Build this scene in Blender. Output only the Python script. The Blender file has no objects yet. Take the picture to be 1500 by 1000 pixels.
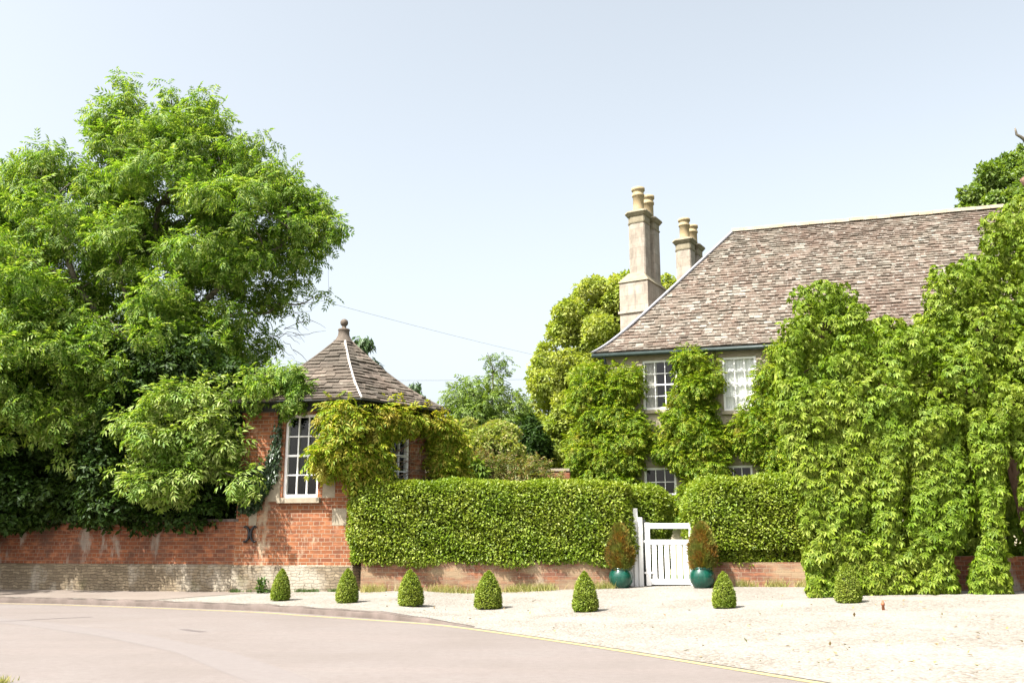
import bpy, math, random
import numpy as np
from mathutils import Vector, Matrix

SC = bpy.context.scene
COL = SC.collection
rng = np.random.default_rng(7)
random.seed(7)

# ------------------------------------------------------------------ camera
F, PITCH, CZ = 1400.0, math.atan(305 / 1400.0), 0.95      # focal length in photo pixels, upward tilt, height
CT, ST = math.cos(PITCH), math.sin(PITCH)
cam = bpy.data.cameras.new('camera')
cam.sensor_width = 36
cam.lens = 36 * F / 1500
cam.clip_start, cam.clip_end = 0.1, 3000
co = bpy.data.objects.new('camera', cam)
COL.objects.link(co)
co.location = (0, 0, CZ)
co.rotation_euler = (math.pi / 2 + PITCH, 0, 0)
SC.camera = co

# ------------------------------------------------------------------ light
SUN = Vector((-0.66, -0.52, 1.12)).normalized()           # towards the sun
w = bpy.data.worlds.new('World')
SC.world = w
w.use_nodes = True
nt = w.node_tree
sky = nt.nodes.new('ShaderNodeTexSky')
sky.sky_type = 'NISHITA'
sky.sun_disc = False
sky.sun_elevation = math.asin(SUN.z)
sky.sun_rotation = math.atan2(SUN.x, SUN.y)
sky.air_density = 1.0
sky.dust_density = 5.0
sky.ozone_density = 1.0
bg = nt.nodes['Background']
thin = nt.nodes.new('ShaderNodeHueSaturation')          # thin milky summer veil over the blue
thin.inputs['Hue'].default_value = 0.482
thin.inputs['Saturation'].default_value = 0.38
thin.inputs['Value'].default_value = 0.97
nt.links.new(sky.outputs[0], thin.inputs['Color'])
nt.links.new(thin.outputs[0], bg.inputs[0])
bg.inputs[1].default_value = 0.13
sl = bpy.data.lights.new('sun', 'SUN')
sl.energy = 4.8
sl.angle = math.radians(0.5)
sl.color = (1.0, 0.965, 0.905)
so = bpy.data.objects.new('sun', sl)
COL.objects.link(so)
so.rotation_euler = SUN.to_track_quat('Z', 'Y').to_euler()
SC.view_settings.view_transform = 'Standard'
SC.view_settings.look = 'None'
SC.view_settings.exposure = 1.42
SC.view_settings.gamma = 1.0

# ------------------------------------------------------------------ placing
def at(px, py, Y):                      # point of the photo at depth Y
    dx = (px - 750) / F; dz = (500 - py) / F
    k = Y / (CT - dz * ST)
    return np.array([dx * k, Y, CZ + (ST + dz * CT) * k])

def ray(px, py):
    dx = (px - 750) / F; dz = (500 - py) / F
    return np.array([dx, CT - dz * ST, ST + dz * CT])

def onplane(px, py, P, n):              # point of the photo on a plane
    o = np.array([0, 0, CZ]); r = ray(px, py)
    return o + r * (np.dot(np.array(P) - o, n) / np.dot(r, n))

def gz(px, py, z):
    r = ray(px, py)
    return np.array([0, 0, CZ]) + r * ((z - CZ) / r[2])

KP = [(-400, 868), (-150, 877), (0, 882), (100, 884), (250, 889), (400, 895), (500, 902), (660, 914), (900, 949), (1200, 997), (1400, 1030), (1800, 1100)]
K = np.array([[-60, 42]] + [list(gz(a, b, 0)[:2]) for a, b in KP] + [[4.1, 3.2], [4.9, 0], [6.2, -14]])
XE = gz(660, 914, 0)[0]

def kdist(p):
    p = np.array(p[:2]); best, sg = 1e9, 1
    for a, b in zip(K[:-1], K[1:]):
        ab = b - a; t = np.clip(np.dot(p - a, ab) / np.dot(ab, ab), 0, 1)
        d = np.linalg.norm(p - a - t * ab)
        if d < best:
            best = d; sg = 1 if ab[0] * (p - a)[1] - ab[1] * (p - a)[0] > 0 else -1
    return best * sg

def height(x, y):                       # forecourt rises gently from the kerb to the walls
    d = max(0.0, kdist((x, y)))
    s = 0.09 if x < XE - 1 else (0.09 - (x - XE + 1) * 0.086 if x < XE else 0.004)
    return s + min(0.045 * d, 0.30 - s)

def gp(px, py):
    z = 0.1
    for _ in range(40):
        p = gz(px, py, z); z = 0.5 * z + 0.5 * height(p[0], p[1])
    return p

# ------------------------------------------------------------------ object helpers
def tag(o, label=None, cat=None, group=None, kind=None):
    if label: o['label'] = label
    if cat: o['category'] = cat
    if group: o['group'] = group
    if kind: o['kind'] = kind
    return o

def thing(name, label, cat, loc=(0, 0, 0), group=None):
    o = bpy.data.objects.new(name, None)
    o.empty_display_size = 0.3
    COL.objects.link(o)
    o.location = [float(v) for v in loc]
    return tag(o, label, cat, group)

def origin(o):
    v = Vector((0, 0, 0))
    while o is not None:
        v = v + o.location; o = o.parent
    return np.array(v)

class MB:
    def __init__(s): s.v = []; s.f = []; s.uv = []; s.hasuv = False
    def face(s, pts, uv=None):
        b = len(s.v); s.v += [tuple(map(float, p)) for p in pts]
        s.f.append(tuple(range(b, b + len(pts))))
        if uv is not None: s.hasuv = True
        s.uv.append(uv if uv is not None else [(0, 0)] * len(pts))
    def box(s, o, u, v, w):             # corner + three edge vectors, uv in metres
        o, u, v, w = [np.array(a, float) for a in (o, u, v, w)]
        for a, b, c in ((u, w, v), (v, u, w), (w, v, u)):
            la, lb = np.linalg.norm(a), np.linalg.norm(b)
            for q, fl in ((o, 1), (o + c, 0)):
                p = [q, q + a, q + a + b, q + b]; t = [(0, 0), (la, 0), (la, lb), (0, lb)]
                if a is w or (a is v and b is u): pass
                s.face(p if fl else p[::-1], t if fl else t[::-1])
    def beam(s, a, b, wd, dp, up=(0, 0, 1)):
        a, b = np.array(a, float), np.array(b, float)
        d = b - a; L = np.linalg.norm(d); d /= L
        x = np.cross(d, up)
        if np.linalg.norm(x) < 1e-4: x = np.cross(d, (0, 1, 0))
        x /= np.linalg.norm(x); y = np.cross(x, d)
        s.box(a - x * wd / 2 - y * dp / 2, x * wd, d * L, y * dp)
    def tube(s, pts, rad, n=6):
        pts = np.array(pts, float); m = len(pts)
        rad = np.broadcast_to(np.array(rad, float), (m,)); b = len(s.v)
        ref = np.array([0.3, 0.9, 0.2])
        for i in range(m):
            d = pts[min(i + 1, m - 1)] - pts[max(i - 1, 0)]; d = d / (np.linalg.norm(d) + 1e-9)
            x = np.cross(d, ref); x /= np.linalg.norm(x) + 1e-9; y = np.cross(d, x)
            for k in range(n):
                a = 2 * math.pi * k / n
                s.v.append(tuple(pts[i] + rad[i] * (x * math.cos(a) + y * math.sin(a))))
        for i in range(m - 1):
            for k in range(n):
                q = b + i * n; k2 = (k + 1) % n
                s.f.append((q + k, q + k2, q + n + k2, q + n + k)); s.uv.append([(0, 0)] * 4)
        s.f.append(tuple(b + k for k in range(n))[::-1]); s.uv.append([(0, 0)] * n)
        s.f.append(tuple(b + (m - 1) * n + k for k in range(n))); s.uv.append([(0, 0)] * n)
    def lathe(s, prof, c=(0, 0, 0), n=32):
        b = len(s.v); c = np.array(c, float)
        for r, z in prof:
            for k in range(n):
                a = 2 * math.pi * k / n
                s.v.append((c[0] + r * math.cos(a), c[1] + r * math.sin(a), c[2] + z))
        for i in range(len(prof) - 1):
            for k in range(n):
                k2 = (k + 1) % n; q = b + i * n
                s.f.append((q + k, q + k2, q + n + k2, q + n + k)); s.uv.append([(0, 0)] * 4)
    def build(s, name, mat, parent=None, smooth=False, recalc=False):
        o = origin(parent) if parent is not None else np.zeros(3)
        me = bpy.data.meshes.new(name)
        me.from_pydata([tuple(np.array(p) - o) for p in s.v], [], s.f)
        if s.hasuv:
            l = me.uv_layers.new(name='UVMap')
            l.data.foreach_set('uv', np.array([c for f in s.uv for c in f], dtype=np.float32).ravel())
        me.materials.append(mat)
        if smooth: me.shade_smooth()
        if recalc:
            import bmesh
            bm = bmesh.new(); bm.from_mesh(me); bmesh.ops.recalc_face_normals(bm, faces=bm.faces); bm.to_mesh(me); bm.free()
        ob = bpy.data.objects.new(name, me)
        COL.objects.link(ob)
        ob.parent = parent
        return ob

def np_mesh(name, V, Fc, mat, parent=None):
    o = origin(parent) if parent is not None else np.zeros(3)
    me = bpy.data.meshes.new(name)
    V = (V - o).astype(np.float32); Fc = Fc.astype(np.int32)
    me.vertices.add(len(V)); me.vertices.foreach_set('co', V.ravel())
    me.loops.add(Fc.size); me.loops.foreach_set('vertex_index', Fc.ravel())
    me.polygons.add(len(Fc)); me.polygons.foreach_set('loop_start', np.arange(0, Fc.size, Fc.shape[1], dtype=np.int32))
    me.update(calc_edges=True)
    me.materials.append(mat)
    ob = bpy.data.objects.new(name, me)
    COL.objects.link(ob)
    ob.parent = parent
    return ob

# ------------------------------------------------------------------ materials
class NT:
    def __init__(s, name):
        s.m = bpy.data.materials.new(name); s.m.use_nodes = True
        s.t = s.m.node_tree; s.p = s.t.nodes['Principled BSDF']; s.out = s.t.nodes['Material Output']
    def n(s, typ, **kw):
        nd = s.t.nodes.new('ShaderNode' + typ)
        for k, v in kw.items():
            if k.startswith('i_'):
                key = k[2:].replace('_', ' ')
                nd.inputs[key].default_value = v
            else: setattr(nd, k, v)
        return nd
    def l(s, a, b): s.t.links.new(a, b)
    def coord(s, kind='Object', scale=None):
        tc = s.n('TexCoord'); o = tc.outputs[kind]
        if scale is not None:
            mp = s.n('Mapping'); mp.inputs['Scale'].default_value = scale; s.l(o, mp.inputs[0]); o = mp.outputs[0]
        return o
    def noise(s, vec, scale, detail=4, rough=0.55, dist=0.0):
        nd = s.n('TexNoise'); nd.inputs['Scale'].default_value = scale; nd.inputs['Detail'].default_value = detail
        nd.inputs['Roughness'].default_value = rough; nd.inputs['Distortion'].default_value = dist
        s.l(vec, nd.inputs['Vector']); return nd.outputs['Fac']
    def ramp(s, fac, stops, interp='LINEAR'):
        r = s.n('ValToRGB'); r.color_ramp.interpolation = interp
        e = r.color_ramp.elements
        while len(e) < len(stops): e.new(0.5)
        for el, (p, c) in zip(e, stops):
            el.position = p; el.color = (*c, 1) if len(c) == 3 else c
        s.l(fac, r.inputs[0]); return r.outputs[0]
    def mix(s, fac, a, b, mode='MIX'):
        m = s.n('MixRGB', blend_type=mode)
        for v, i in ((fac, 0), (a, 1), (b, 2)):
            if isinstance(v, (int, float)): m.inputs[i].default_value = v
            elif isinstance(v, tuple): m.inputs[i].default_value = (*v, 1)
            else: s.l(v, m.inputs[i])
        return m.outputs[0]
    def bump(s, h, strength=0.5, dist=0.02):
        b = s.n('Bump'); b.inputs['Strength'].default_value = strength; b.inputs['Distance'].default_value = dist
        s.l(h, b.inputs['Height']); s.l(b.outputs[0], s.p.inputs['Normal'])
    def base(s, c, rough=0.8, spec=0.3):
        if isinstance(c, tuple): s.p.inputs['Base Color'].default_value = (*c, 1)
        else: s.l(c, s.p.inputs['Base Color'])
        s.p.inputs['Roughness'].default_value = rough; s.p.inputs['Specular IOR Level'].default_value = spec
        return s.m

def g3(v): return (v, v, v)

def leaf_mat(name, cols, trans=0.35, rough=0.45, spec=0.35, tcol=None, patch=None):
    t = NT(name)
    ge = t.n('NewGeometry')
    k = len(cols)
    c = t.ramp(ge.outputs['Random Per Island'], [((i + 0.5) / k, q) for i, q in enumerate(cols)])
    n = t.noise(t.coord('Object'), 1.3, 2)
    c = t.mix(t.ramp(n, [(0.35, g3(0)), (0.65, g3(1))]), c, t.mix(1.0, c, (0.72, 0.86, 0.62), 'MULTIPLY'))
    if patch:
        n2 = t.noise(t.coord('Object'), patch[1], 3)
        c = t.mix(t.ramp(n2, [(patch[2], g3(0)), (patch[2] + 0.12, g3(patch[3]))]), c, patch[0])
    t.base(c, rough, spec)
    tr = t.n('BsdfTranslucent')
    tc = t.mix(1.0, c, tcol or (1.5, 1.5, 0.55), 'MULTIPLY')
    t.l(tc, tr.inputs[0])
    mx = t.n('MixShader'); mx.inputs[0].default_value = trans
    t.l(t.p.outputs[0], mx.inputs[1]); t.l(tr.outputs[0], mx.inputs[2]); t.l(mx.outputs[0], t.out.inputs[0])
    return t.m

def bark_mat(name, a, b):
    t = NT(name); v = t.coord('Object', (6, 6, 1.5)); n = t.noise(v, 5, 6, 0.65)
    t.bump(n, 0.7, 0.03)
    return t.base(t.ramp(n, [(0.35, a), (0.65, b)]), 0.9, 0.2)

def brick_mat(name, c1, c2, mortar, lime=0.5, limecol=(0.62, 0.52, 0.40), dirt=0.3, pale=None):
    t = NT(name); uv = t.coord('UV')
    wob = t.n('MixRGB', blend_type='LINEAR_LIGHT'); wob.inputs[0].default_value = 0.008
    nz = t.n('TexNoise'); nz.inputs['Scale'].default_value = 7; t.l(uv, nz.inputs['Vector'])
    t.l(uv, wob.inputs[1]); t.l(nz.outputs['Color'], wob.inputs[2])
    br = t.n('TexBrick', offset=0.5, squash=0.5, squash_frequency=2)
    for k_, v_ in (('Scale', 1.0), ('Mortar Size', 0.0065), ('Mortar Smooth', 0.3), ('Brick Width', 0.225), ('Row Height', 0.075), ('Bias', -0.1)):
        br.inputs[k_].default_value = v_
    t.l(wob.outputs[0], br.inputs['Vector'])
    br.inputs['Color1'].default_value = (*c1, 1); br.inputs['Color2'].default_value = (*c2, 1)
    br.inputs['Mortar'].default_value = (*mortar, 1)
    n1 = t.noise(uv, 9, 4, 0.7); c = t.mix(t.ramp(n1, [(0.3, g3(0)), (0.75, g3(0.55))]), br.outputs['Color'], (0.16, 0.065, 0.045))
    n4 = t.noise(t.coord('UV', (4.4, 13.3, 1)), 1.0, 1); c = t.mix(t.ramp(n4, [(0.5, g3(0)), (0.7, g3(0.5))]), c, (0.42, 0.17, 0.08))
    n2 = t.noise(t.coord('UV', (1.7, 0.55, 1)), 1.5, 6, 0.66)
    c = t.mix(t.ramp(n2, [(0.55, g3(0)), (0.64, g3(lime))]), c, limecol)
    n3 = t.noise(t.coord('UV', (1.3, 0.5, 1)), 1.1, 5, 0.6, 0.6)
    c = t.mix(t.ramp(n3, [(0.52, g3(0)), (0.75, g3(dirt))]), c, (0.07, 0.05, 0.04))
    if pale:
        n5 = t.noise(t.coord('UV', (0.6, 1.6, 1)), 2.2, 5, 0.6)
        c = t.mix(t.ramp(n5, [(0.42, g3(0)), (0.6, g3(pale[1]))]), c, pale[0])
    inv = t.n('Math', operation='SUBTRACT'); inv.inputs[0].default_value = 1.0; t.l(br.outputs['Fac'], inv.inputs[1])
    ad = t.n('Math', operation='MULTIPLY_ADD'); t.l(n1, ad.inputs[0]); ad.inputs[1].default_value = 0.5; t.l(inv.outputs[0], ad.inputs[2])
    t.bump(ad.outputs[0], 0.7, 0.012)
    return t.base(c, 0.9, 0.2)

def rubble_mat(name):
    t = NT(name); uv = t.coord('UV')
    wob = t.n('MixRGB', blend_type='LINEAR_LIGHT'); wob.inputs[0].default_value = 0.045
    nz = t.n('TexNoise'); nz.inputs['Scale'].default_value = 6.5; t.l(uv, nz.inputs['Vector'])
    t.l(uv, wob.inputs[1]); t.l(nz.outputs['Color'], wob.inputs[2])
    br = t.n('TexBrick', offset=0.43, squash=0.7, squash_frequency=3)
    for k_, v_ in (('Scale', 1.0), ('Mortar Size', 0.006), ('Mortar Smooth', 0.8), ('Brick Width', 0.17), ('Row Height', 0.056)):
        br.inputs[k_].default_value = v_
    t.l(wob.outputs[0], br.inputs['Vector'])
    br.inputs['Color1'].default_value = (0.27, 0.215, 0.14, 1); br.inputs['Color2'].default_value = (0.155, 0.12, 0.078, 1)
    br.inputs['Mortar'].default_value = (0.15, 0.125, 0.095, 1)
    n1 = t.noise(uv, 7, 6, 0.7)
    c = t.mix(t.ramp(n1, [(0.35, g3(0)), (0.7, g3(0.7))]), br.outputs['Color'], (0.15, 0.12, 0.085))
    n2 = t.noise(t.coord('UV', (0.8, 0.5, 1)), 1.3, 5, 0.65)
    c = t.mix(t.ramp(n2, [(0.5, g3(0)), (0.62, g3(0.75))]), c, (0.40, 0.36, 0.29))
    n3 = t.noise(t.coord('UV', (1.0, 1.2, 1)), 1.9, 4, 0.6)
    c = t.mix(t.ramp(n3, [(0.58, g3(0)), (0.75, g3(0.6))]), c, (0.13, 0.12, 0.06))
    inv = t.n('Math', operation='SUBTRACT'); inv.inputs[0].default_value = 1.0; t.l(br.outputs['Fac'], inv.inputs[1])
    ad = t.n('Math', operation='MULTIPLY_ADD'); t.l(n1, ad.inputs[0]); ad.inputs[1].default_value = 0.9; t.l(inv.outputs[0], ad.inputs[2])
    t.bump(ad.outputs[0], 0.9, 0.025)
    return t.base(c, 0.95, 0.15)

def stone_mat(name, a, b, stain=(0.2, 0.18, 0.13), amt=0.5, sc=3.0):
    t = NT(name); v = t.coord('Object'); n = t.noise(v, sc, 6, 0.65); n2 = t.noise(v, sc * 4, 5, 0.7)
    c = t.ramp(n, [(0.3, a), (0.7, b)])
    c = t.mix(t.ramp(n2, [(0.55, g3(0)), (0.8, g3(amt))]), c, stain)
    t.bump(n2, 0.5, 0.01)
    return t.base(c, 0.9, 0.2)

def slate_mat(name, cols, lichen=(0.46, 0.43, 0.37), la=0.7, mossy=0.0, rust=None):
    t = NT(name); ge = t.n('NewGeometry'); k = len(cols)
    c = t.ramp(ge.outputs['Random Per Island'], [((i + 0.5) / k, q) for i, q in enumerate(cols)])
    v = t.coord('Object')
    n = t.noise(v, 2.2, 5, 0.7)
    c = t.mix(t.ramp(n, [(0.42, g3(0)), (0.62, g3(0.55))]), c, (0.15, 0.10, 0.075))
    if rust:
        nr = t.noise(v, 0.45, 4, 0.6); c = t.mix(t.ramp(nr, [(0.48, g3(0)), (0.66, g3(0.6))]), c, rust)
    n2 = t.noise(v, 9, 5, 0.75)
    c = t.mix(t.ramp(n2, [(0.56, g3(0)), (0.66, g3(la))]), c, lichen)
    if mossy:
        n3 = t.noise(v, 1.1, 4, 0.6); c = t.mix(t.ramp(n3, [(0.42, g3(0)), (0.62, g3(mossy))]), c, (0.07, 0.062, 0.05))
    t.bump(n2, 0.6, 0.012)
    return t.base(c, 0.9, 0.2)

def plain(name, c, rough=0.5, spec=0.4, var=0.1, sc=8.0, metallic=0.0):
    t = NT(name); n = t.noise(t.coord('Object'), sc, 4, 0.6)
    col = t.ramp(n, [(0.3, tuple(x * (1 - var) for x in c)), (0.7, tuple(min(1, x * (1 + var)) for x in c))])
    t.p.inputs['Metallic'].default_value = metallic
    return t.base(col, rough, spec)

def ashlar_mat(name):
    t = NT(name); uv = t.coord('UV')
    br = t.n('TexBrick', offset=0.5)
    for k_, v_ in (('Scale', 1.0), ('Mortar Size', 0.006), ('Mortar Smooth', 0.4), ('Brick Width', 0.62), ('Row Height', 0.36)): br.inputs[k_].default_value = v_
    t.l(uv, br.inputs['Vector'])
    br.inputs['Color1'].default_value = (0.345, 0.305, 0.25, 1); br.inputs['Color2'].default_value = (0.28, 0.238, 0.19, 1); br.inputs['Mortar'].default_value = (0.17, 0.145, 0.115, 1)
    v = t.coord('Object'); n = t.noise(v, 2.2, 6, 0.7); c = t.mix(t.ramp(n, [(0.45, g3(0)), (0.68, g3(0.65))]), br.outputs['Color'], (0.15, 0.125, 0.10))
    n2 = t.noise(t.coord('Object', (3, 3, 0.6)), 2.0, 5, 0.65); c = t.mix(t.ramp(n2, [(0.52, g3(0)), (0.7, g3(0.5))]), c, (0.10, 0.085, 0.07))
    t.bump(n, 0.5, 0.01)
    return t.base(c, 0.9, 0.2)

def glaze_mat():
    t = NT('green_glaze'); v = t.coord('Object', (5, 5, 1.2)); n = t.noise(v, 3, 5, 0.6); n2 = t.noise(t.coord('Object'), 24, 4, 0.7)
    c = t.ramp(n, [(0.3, (0.003, 0.038, 0.025)), (0.6, (0.006, 0.062, 0.041)), (0.8, (0.02, 0.085, 0.057))])
    c = t.mix(t.ramp(n2, [(0.6, g3(0)), (0.75, g3(0.6))]), c, (0.10, 0.11, 0.07))
    return t.base(c, 0.18, 0.5)

def glass_mat():
    t = NT('window_glass')
    tr = t.n('BsdfTransparent'); tr.inputs[0].default_value = (0.88, 0.91, 0.90, 1)
    gl = t.n('BsdfGlossy'); gl.inputs['Roughness'].default_value = 0.03
    fr = t.n('Fresnel'); ge = t.n('NewGeometry'); ma = t.n('Math', operation='MULTIPLY_ADD')     # thin pane: same reflectance from both sides
    t.l(ge.outputs['Backfacing'], ma.inputs[0]); ma.inputs[1].default_value = -0.8333; ma.inputs[2].default_value = 1.5; t.l(ma.outputs[0], fr.inputs[0])
    mx = t.n('MixShader'); t.l(fr.outputs[0], mx.inputs[0]); t.l(tr.outputs[0], mx.inputs[1]); t.l(gl.outputs[0], mx.inputs[2])
    t.l(mx.outputs[0], t.out.inputs[0]); return t.m

def road_mat():
    t = NT('asphalt'); v = t.coord('Object')
    n = t.noise(v, 0.5, 5, 0.6, 0.4); n2 = t.noise(v, 90, 3, 0.7); n3 = t.noise(t.coord('Object', (0.25, 1.6, 1)), 1.2, 4, 0.6)
    c = t.ramp(n, [(0.3, (0.154, 0.132, 0.118)), (0.55, (0.177, 0.153, 0.141)), (0.75, (0.194, 0.177, 0.163))])
    c = t.mix(t.ramp(n3, [(0.5, g3(0)), (0.62, g3(0.35))]), c, (0.204, 0.172, 0.157))
    c = t.mix(t.ramp(n2, [(0.35, g3(0.35)), (0.6, g3(0))]), c, (0.100, 0.086, 0.079))
    n6 = t.noise(v, 11, 7, 0.8); c = t.mix(t.ramp(n6, [(0.36, g3(0.55)), (0.58, g3(0))]), c, (0.122, 0.101, 0.089))
    n4 = t.noise(v, 260, 2, 0.7); c = t.mix(t.ramp(n4, [(0.60, g3(0)), (0.72, g3(0.5))]), c, (0.269, 0.256, 0.237))
    t.bump(n2, 0.5, 0.006)
    return t.base(c, 0.85, 0.3)

def gravel_mat():
    t = NT('pale_gravel'); v = t.coord('Object')
    vo = t.n('TexVoronoi'); vo.inputs['Scale'].default_value = 34; t.l(v, vo.inputs['Vector'])
    vc = t.n('SeparateColor'); t.l(vo.outputs['Color'], vc.inputs[0])
    c = t.ramp(vc.outputs[0], [(0.0, (0.122, 0.099, 0.075)), (0.16, (0.164, 0.145, 0.120)), (0.6, (0.206, 0.188, 0.160)), (1.0, (0.247, 0.233, 0.204))])
    n = t.noise(v, 0.9, 5, 0.65, 0.5)
    c = t.mix(t.ramp(n, [(0.40, g3(0.0)), (0.62, g3(0.6))]), c, (0.256, 0.242, 0.214))
    n2 = t.noise(v, 3.1, 5, 0.7)
    c = t.mix(t.ramp(n2, [(0.60, g3(0)), (0.78, g3(0.4))]), c, (0.164, 0.137, 0.108))
    ad = t.n('Math', operation='SUBTRACT'); ad.inputs[0].default_value = 1; t.l(vo.outputs['Distance'], ad.inputs[1])
    n5 = t.noise(v, 7, 4, 0.6)
    a2 = t.n('Math', operation='MULTIPLY_ADD'); t.l(n5, a2.inputs[0]); a2.inputs[1].default_value = 1.2; t.l(ad.outputs[0], a2.inputs[2])
    t.bump(a2.outputs[0], 0.7, 0.016)
    return t.base(c, 0.9, 0.2)

M = {}
M['road'] = road_mat()
M['gravel'] = gravel_mat()
M['patch'] = stone_mat('paler_asphalt', (0.155, 0.135, 0.126), (0.172, 0.153, 0.144), (0.13, 0.113, 0.106), 0.4, 9)
M['tar'] = stone_mat('tar', (0.10, 0.085, 0.08), (0.14, 0.12, 0.115), (0.06, 0.05, 0.05), 0.5, 9)  # darker tone for the thin lines on the road
M['pavement'] = stone_mat('worn_pavement', (0.16, 0.13, 0.108), (0.20, 0.17, 0.145), (0.10, 0.08, 0.065), 0.5, 1.2)
M['kerb'] = stone_mat('kerb_stone', (0.075, 0.06, 0.05), (0.15, 0.12, 0.105), (0.035, 0.028, 0.024), 0.8, 3.5)
M['line'] = plain('worn_yellow_paint', (0.33, 0.275, 0.13), 0.8, 0.2, 0.2, 14)
M['earth'] = stone_mat('field', (0.06, 0.08, 0.03), (0.09, 0.11, 0.04), (0.05, 0.05, 0.02), 0.5, 0.4)
M['lawn'] = stone_mat('lawn_ground', (0.06, 0.09, 0.025), (0.09, 0.12, 0.035), (0.05, 0.05, 0.02), 0.5, 1.0)
M['brick'] = brick_mat('old_red_brick', (0.21, 0.068, 0.026), (0.11, 0.037, 0.019), (0.23, 0.17, 0.115), 0.8, (0.31, 0.275, 0.225), 0.8)  # darker than the pavilion brick: some garden wall shade sits in the colour
M['brick2'] = brick_mat('orange_brick', (0.255, 0.092, 0.033), (0.145, 0.047, 0.021), (0.34, 0.265, 0.18), 0.8, (0.42, 0.345, 0.24), 0.55)  # pavilion brick, more orange; its brighter light is partly in the colour
M['brick3'] = brick_mat('weathered_low_brick', (0.20, 0.09, 0.055), (0.15, 0.065, 0.042), (0.27, 0.21, 0.15), 0.75, (0.34, 0.28, 0.20), 0.4, ((0.31, 0.235, 0.145), 0.8))
M['rubble'] = rubble_mat('rubble_stone')
M['ashlar'] = stone_mat('cream_limestone', (0.31, 0.265, 0.19), (0.38, 0.335, 0.25), (0.20, 0.165, 0.12), 0.45, 2.5)
M['quoin'] = stone_mat('pale_quoin_stone', (0.25, 0.21, 0.15), (0.33, 0.285, 0.215), (0.17, 0.12, 0.08), 0.75, 6)
M['chimney'] = stone_mat('chimney_stone', (0.30, 0.265, 0.215), (0.38, 0.345, 0.29), (0.20, 0.17, 0.135), 0.6, 1.6)
M['chimney'] = ashlar_mat('chimney_ashlar')
M['chimcap'] = stone_mat('lichened_cap_stone', (0.18, 0.155, 0.105), (0.27, 0.235, 0.165), (0.11, 0.10, 0.06), 0.8, 5)
M['finial'] = stone_mat('weathered_finial_stone', (0.08, 0.066, 0.052), (0.145, 0.118, 0.095), (0.05, 0.048, 0.03), 0.8, 12)
M['clay'] = stone_mat('buff_clay', (0.30, 0.225, 0.12), (0.36, 0.29, 0.18), (0.18, 0.125, 0.06), 0.7, 7)
M['slate'] = slate_mat('stone_slates', [(0.066, 0.056, 0.043), (0.118, 0.10, 0.077), (0.148, 0.128, 0.102), (0.088, 0.073, 0.056), (0.21, 0.19, 0.158)], (0.33, 0.31, 0.27), 0.9, 0, (0.085, 0.056, 0.042))
M['slate2'] = slate_mat('mossy_stone_slates', [(0.06, 0.051, 0.040), (0.098, 0.082, 0.063), (0.132, 0.11, 0.087), (0.19, 0.155, 0.125), (0.08, 0.068, 0.052)], (0.27, 0.245, 0.195), 0.8, 0.85)
M['under'] = plain('roof_underlay', (0.08, 0.065, 0.05), 0.9, 0.2)
M['ridge'] = stone_mat('ridge_tile', (0.20, 0.16, 0.105), (0.28, 0.25, 0.20), (0.21, 0.14, 0.05), 0.8, 3)
M['lead'] = plain('grey_lead', (0.25, 0.245, 0.26), 0.6, 0.4, 0.2, 5)
M['mortar'] = stone_mat('white_hip_mortar', (0.34, 0.31, 0.27), (0.42, 0.395, 0.36), (0.20, 0.17, 0.135), 0.7, 6)
M['white'] = plain('white_gloss_paint', (0.80, 0.79, 0.77), 0.35, 0.5, 0.04, 5)
M['gutter'] = plain('dark_green_iron', (0.022, 0.034, 0.03), 0.4, 0.5, 0.3)
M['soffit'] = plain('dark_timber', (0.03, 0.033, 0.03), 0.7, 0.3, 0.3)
M['iron'] = plain('black_iron', (0.012, 0.012, 0.014), 0.55, 0.4, 0.3)
M['curtain'] = plain('white_curtain', (0.78, 0.76, 0.72), 0.9, 0.1, 0.05, 3)
M['linen'] = plain('grey_curtain', (0.42, 0.39, 0.34), 0.9, 0.1, 0.08, 3)
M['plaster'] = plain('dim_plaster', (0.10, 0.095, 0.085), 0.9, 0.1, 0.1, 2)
M['glass'] = glass_mat()
M['glaze'] = glaze_mat()
M['soil'] = plain('potting_soil', (0.05, 0.035, 0.025), 0.95, 0.1, 0.3, 30)
M['rust'] = plain('rusty_iron', (0.26, 0.10, 0.05), 0.8, 0.3, 0.3, 20)
M['wire'] = plain('cable_sheath', (0.22, 0.22, 0.23), 0.6, 0.3)
M['bark'] = bark_mat('grey_bark', (0.09, 0.075, 0.055), (0.19, 0.165, 0.13))
M['bark2'] = bark_mat('brown_bark', (0.10, 0.06, 0.04), (0.20, 0.13, 0.09))
M['ash'] = leaf_mat('ash_leaf', [(0.09, 0.165, 0.018), (0.13, 0.215, 0.024), (0.19, 0.275, 0.038), (0.30, 0.36, 0.10)], 0.42, 0.5, 0.25)
M['dark'] = leaf_mat('dark_shrub_leaf', [(0.02, 0.042, 0.007), (0.03, 0.06, 0.010), (0.05, 0.085, 0.015)], 0.2, 0.5, 0.15)
M['elder'] = leaf_mat('elder_leaf', [(0.12, 0.195, 0.02), (0.17, 0.25, 0.035), (0.26, 0.33, 0.075), (0.36, 0.41, 0.14)], 0.34, 0.5, 0.25)
M['ivy'] = leaf_mat('ivy_leaf', [(0.018, 0.04, 0.014), (0.03, 0.055, 0.02), (0.04, 0.07, 0.025)], 0.15, 0.35, 0.4)
M['hedge'] = leaf_mat('privet_leaf', [(0.115, 0.165, 0.008), (0.165, 0.22, 0.012), (0.225, 0.275, 0.022), (0.32, 0.36, 0.07)], 0.30, 0.45, 0.28)
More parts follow.
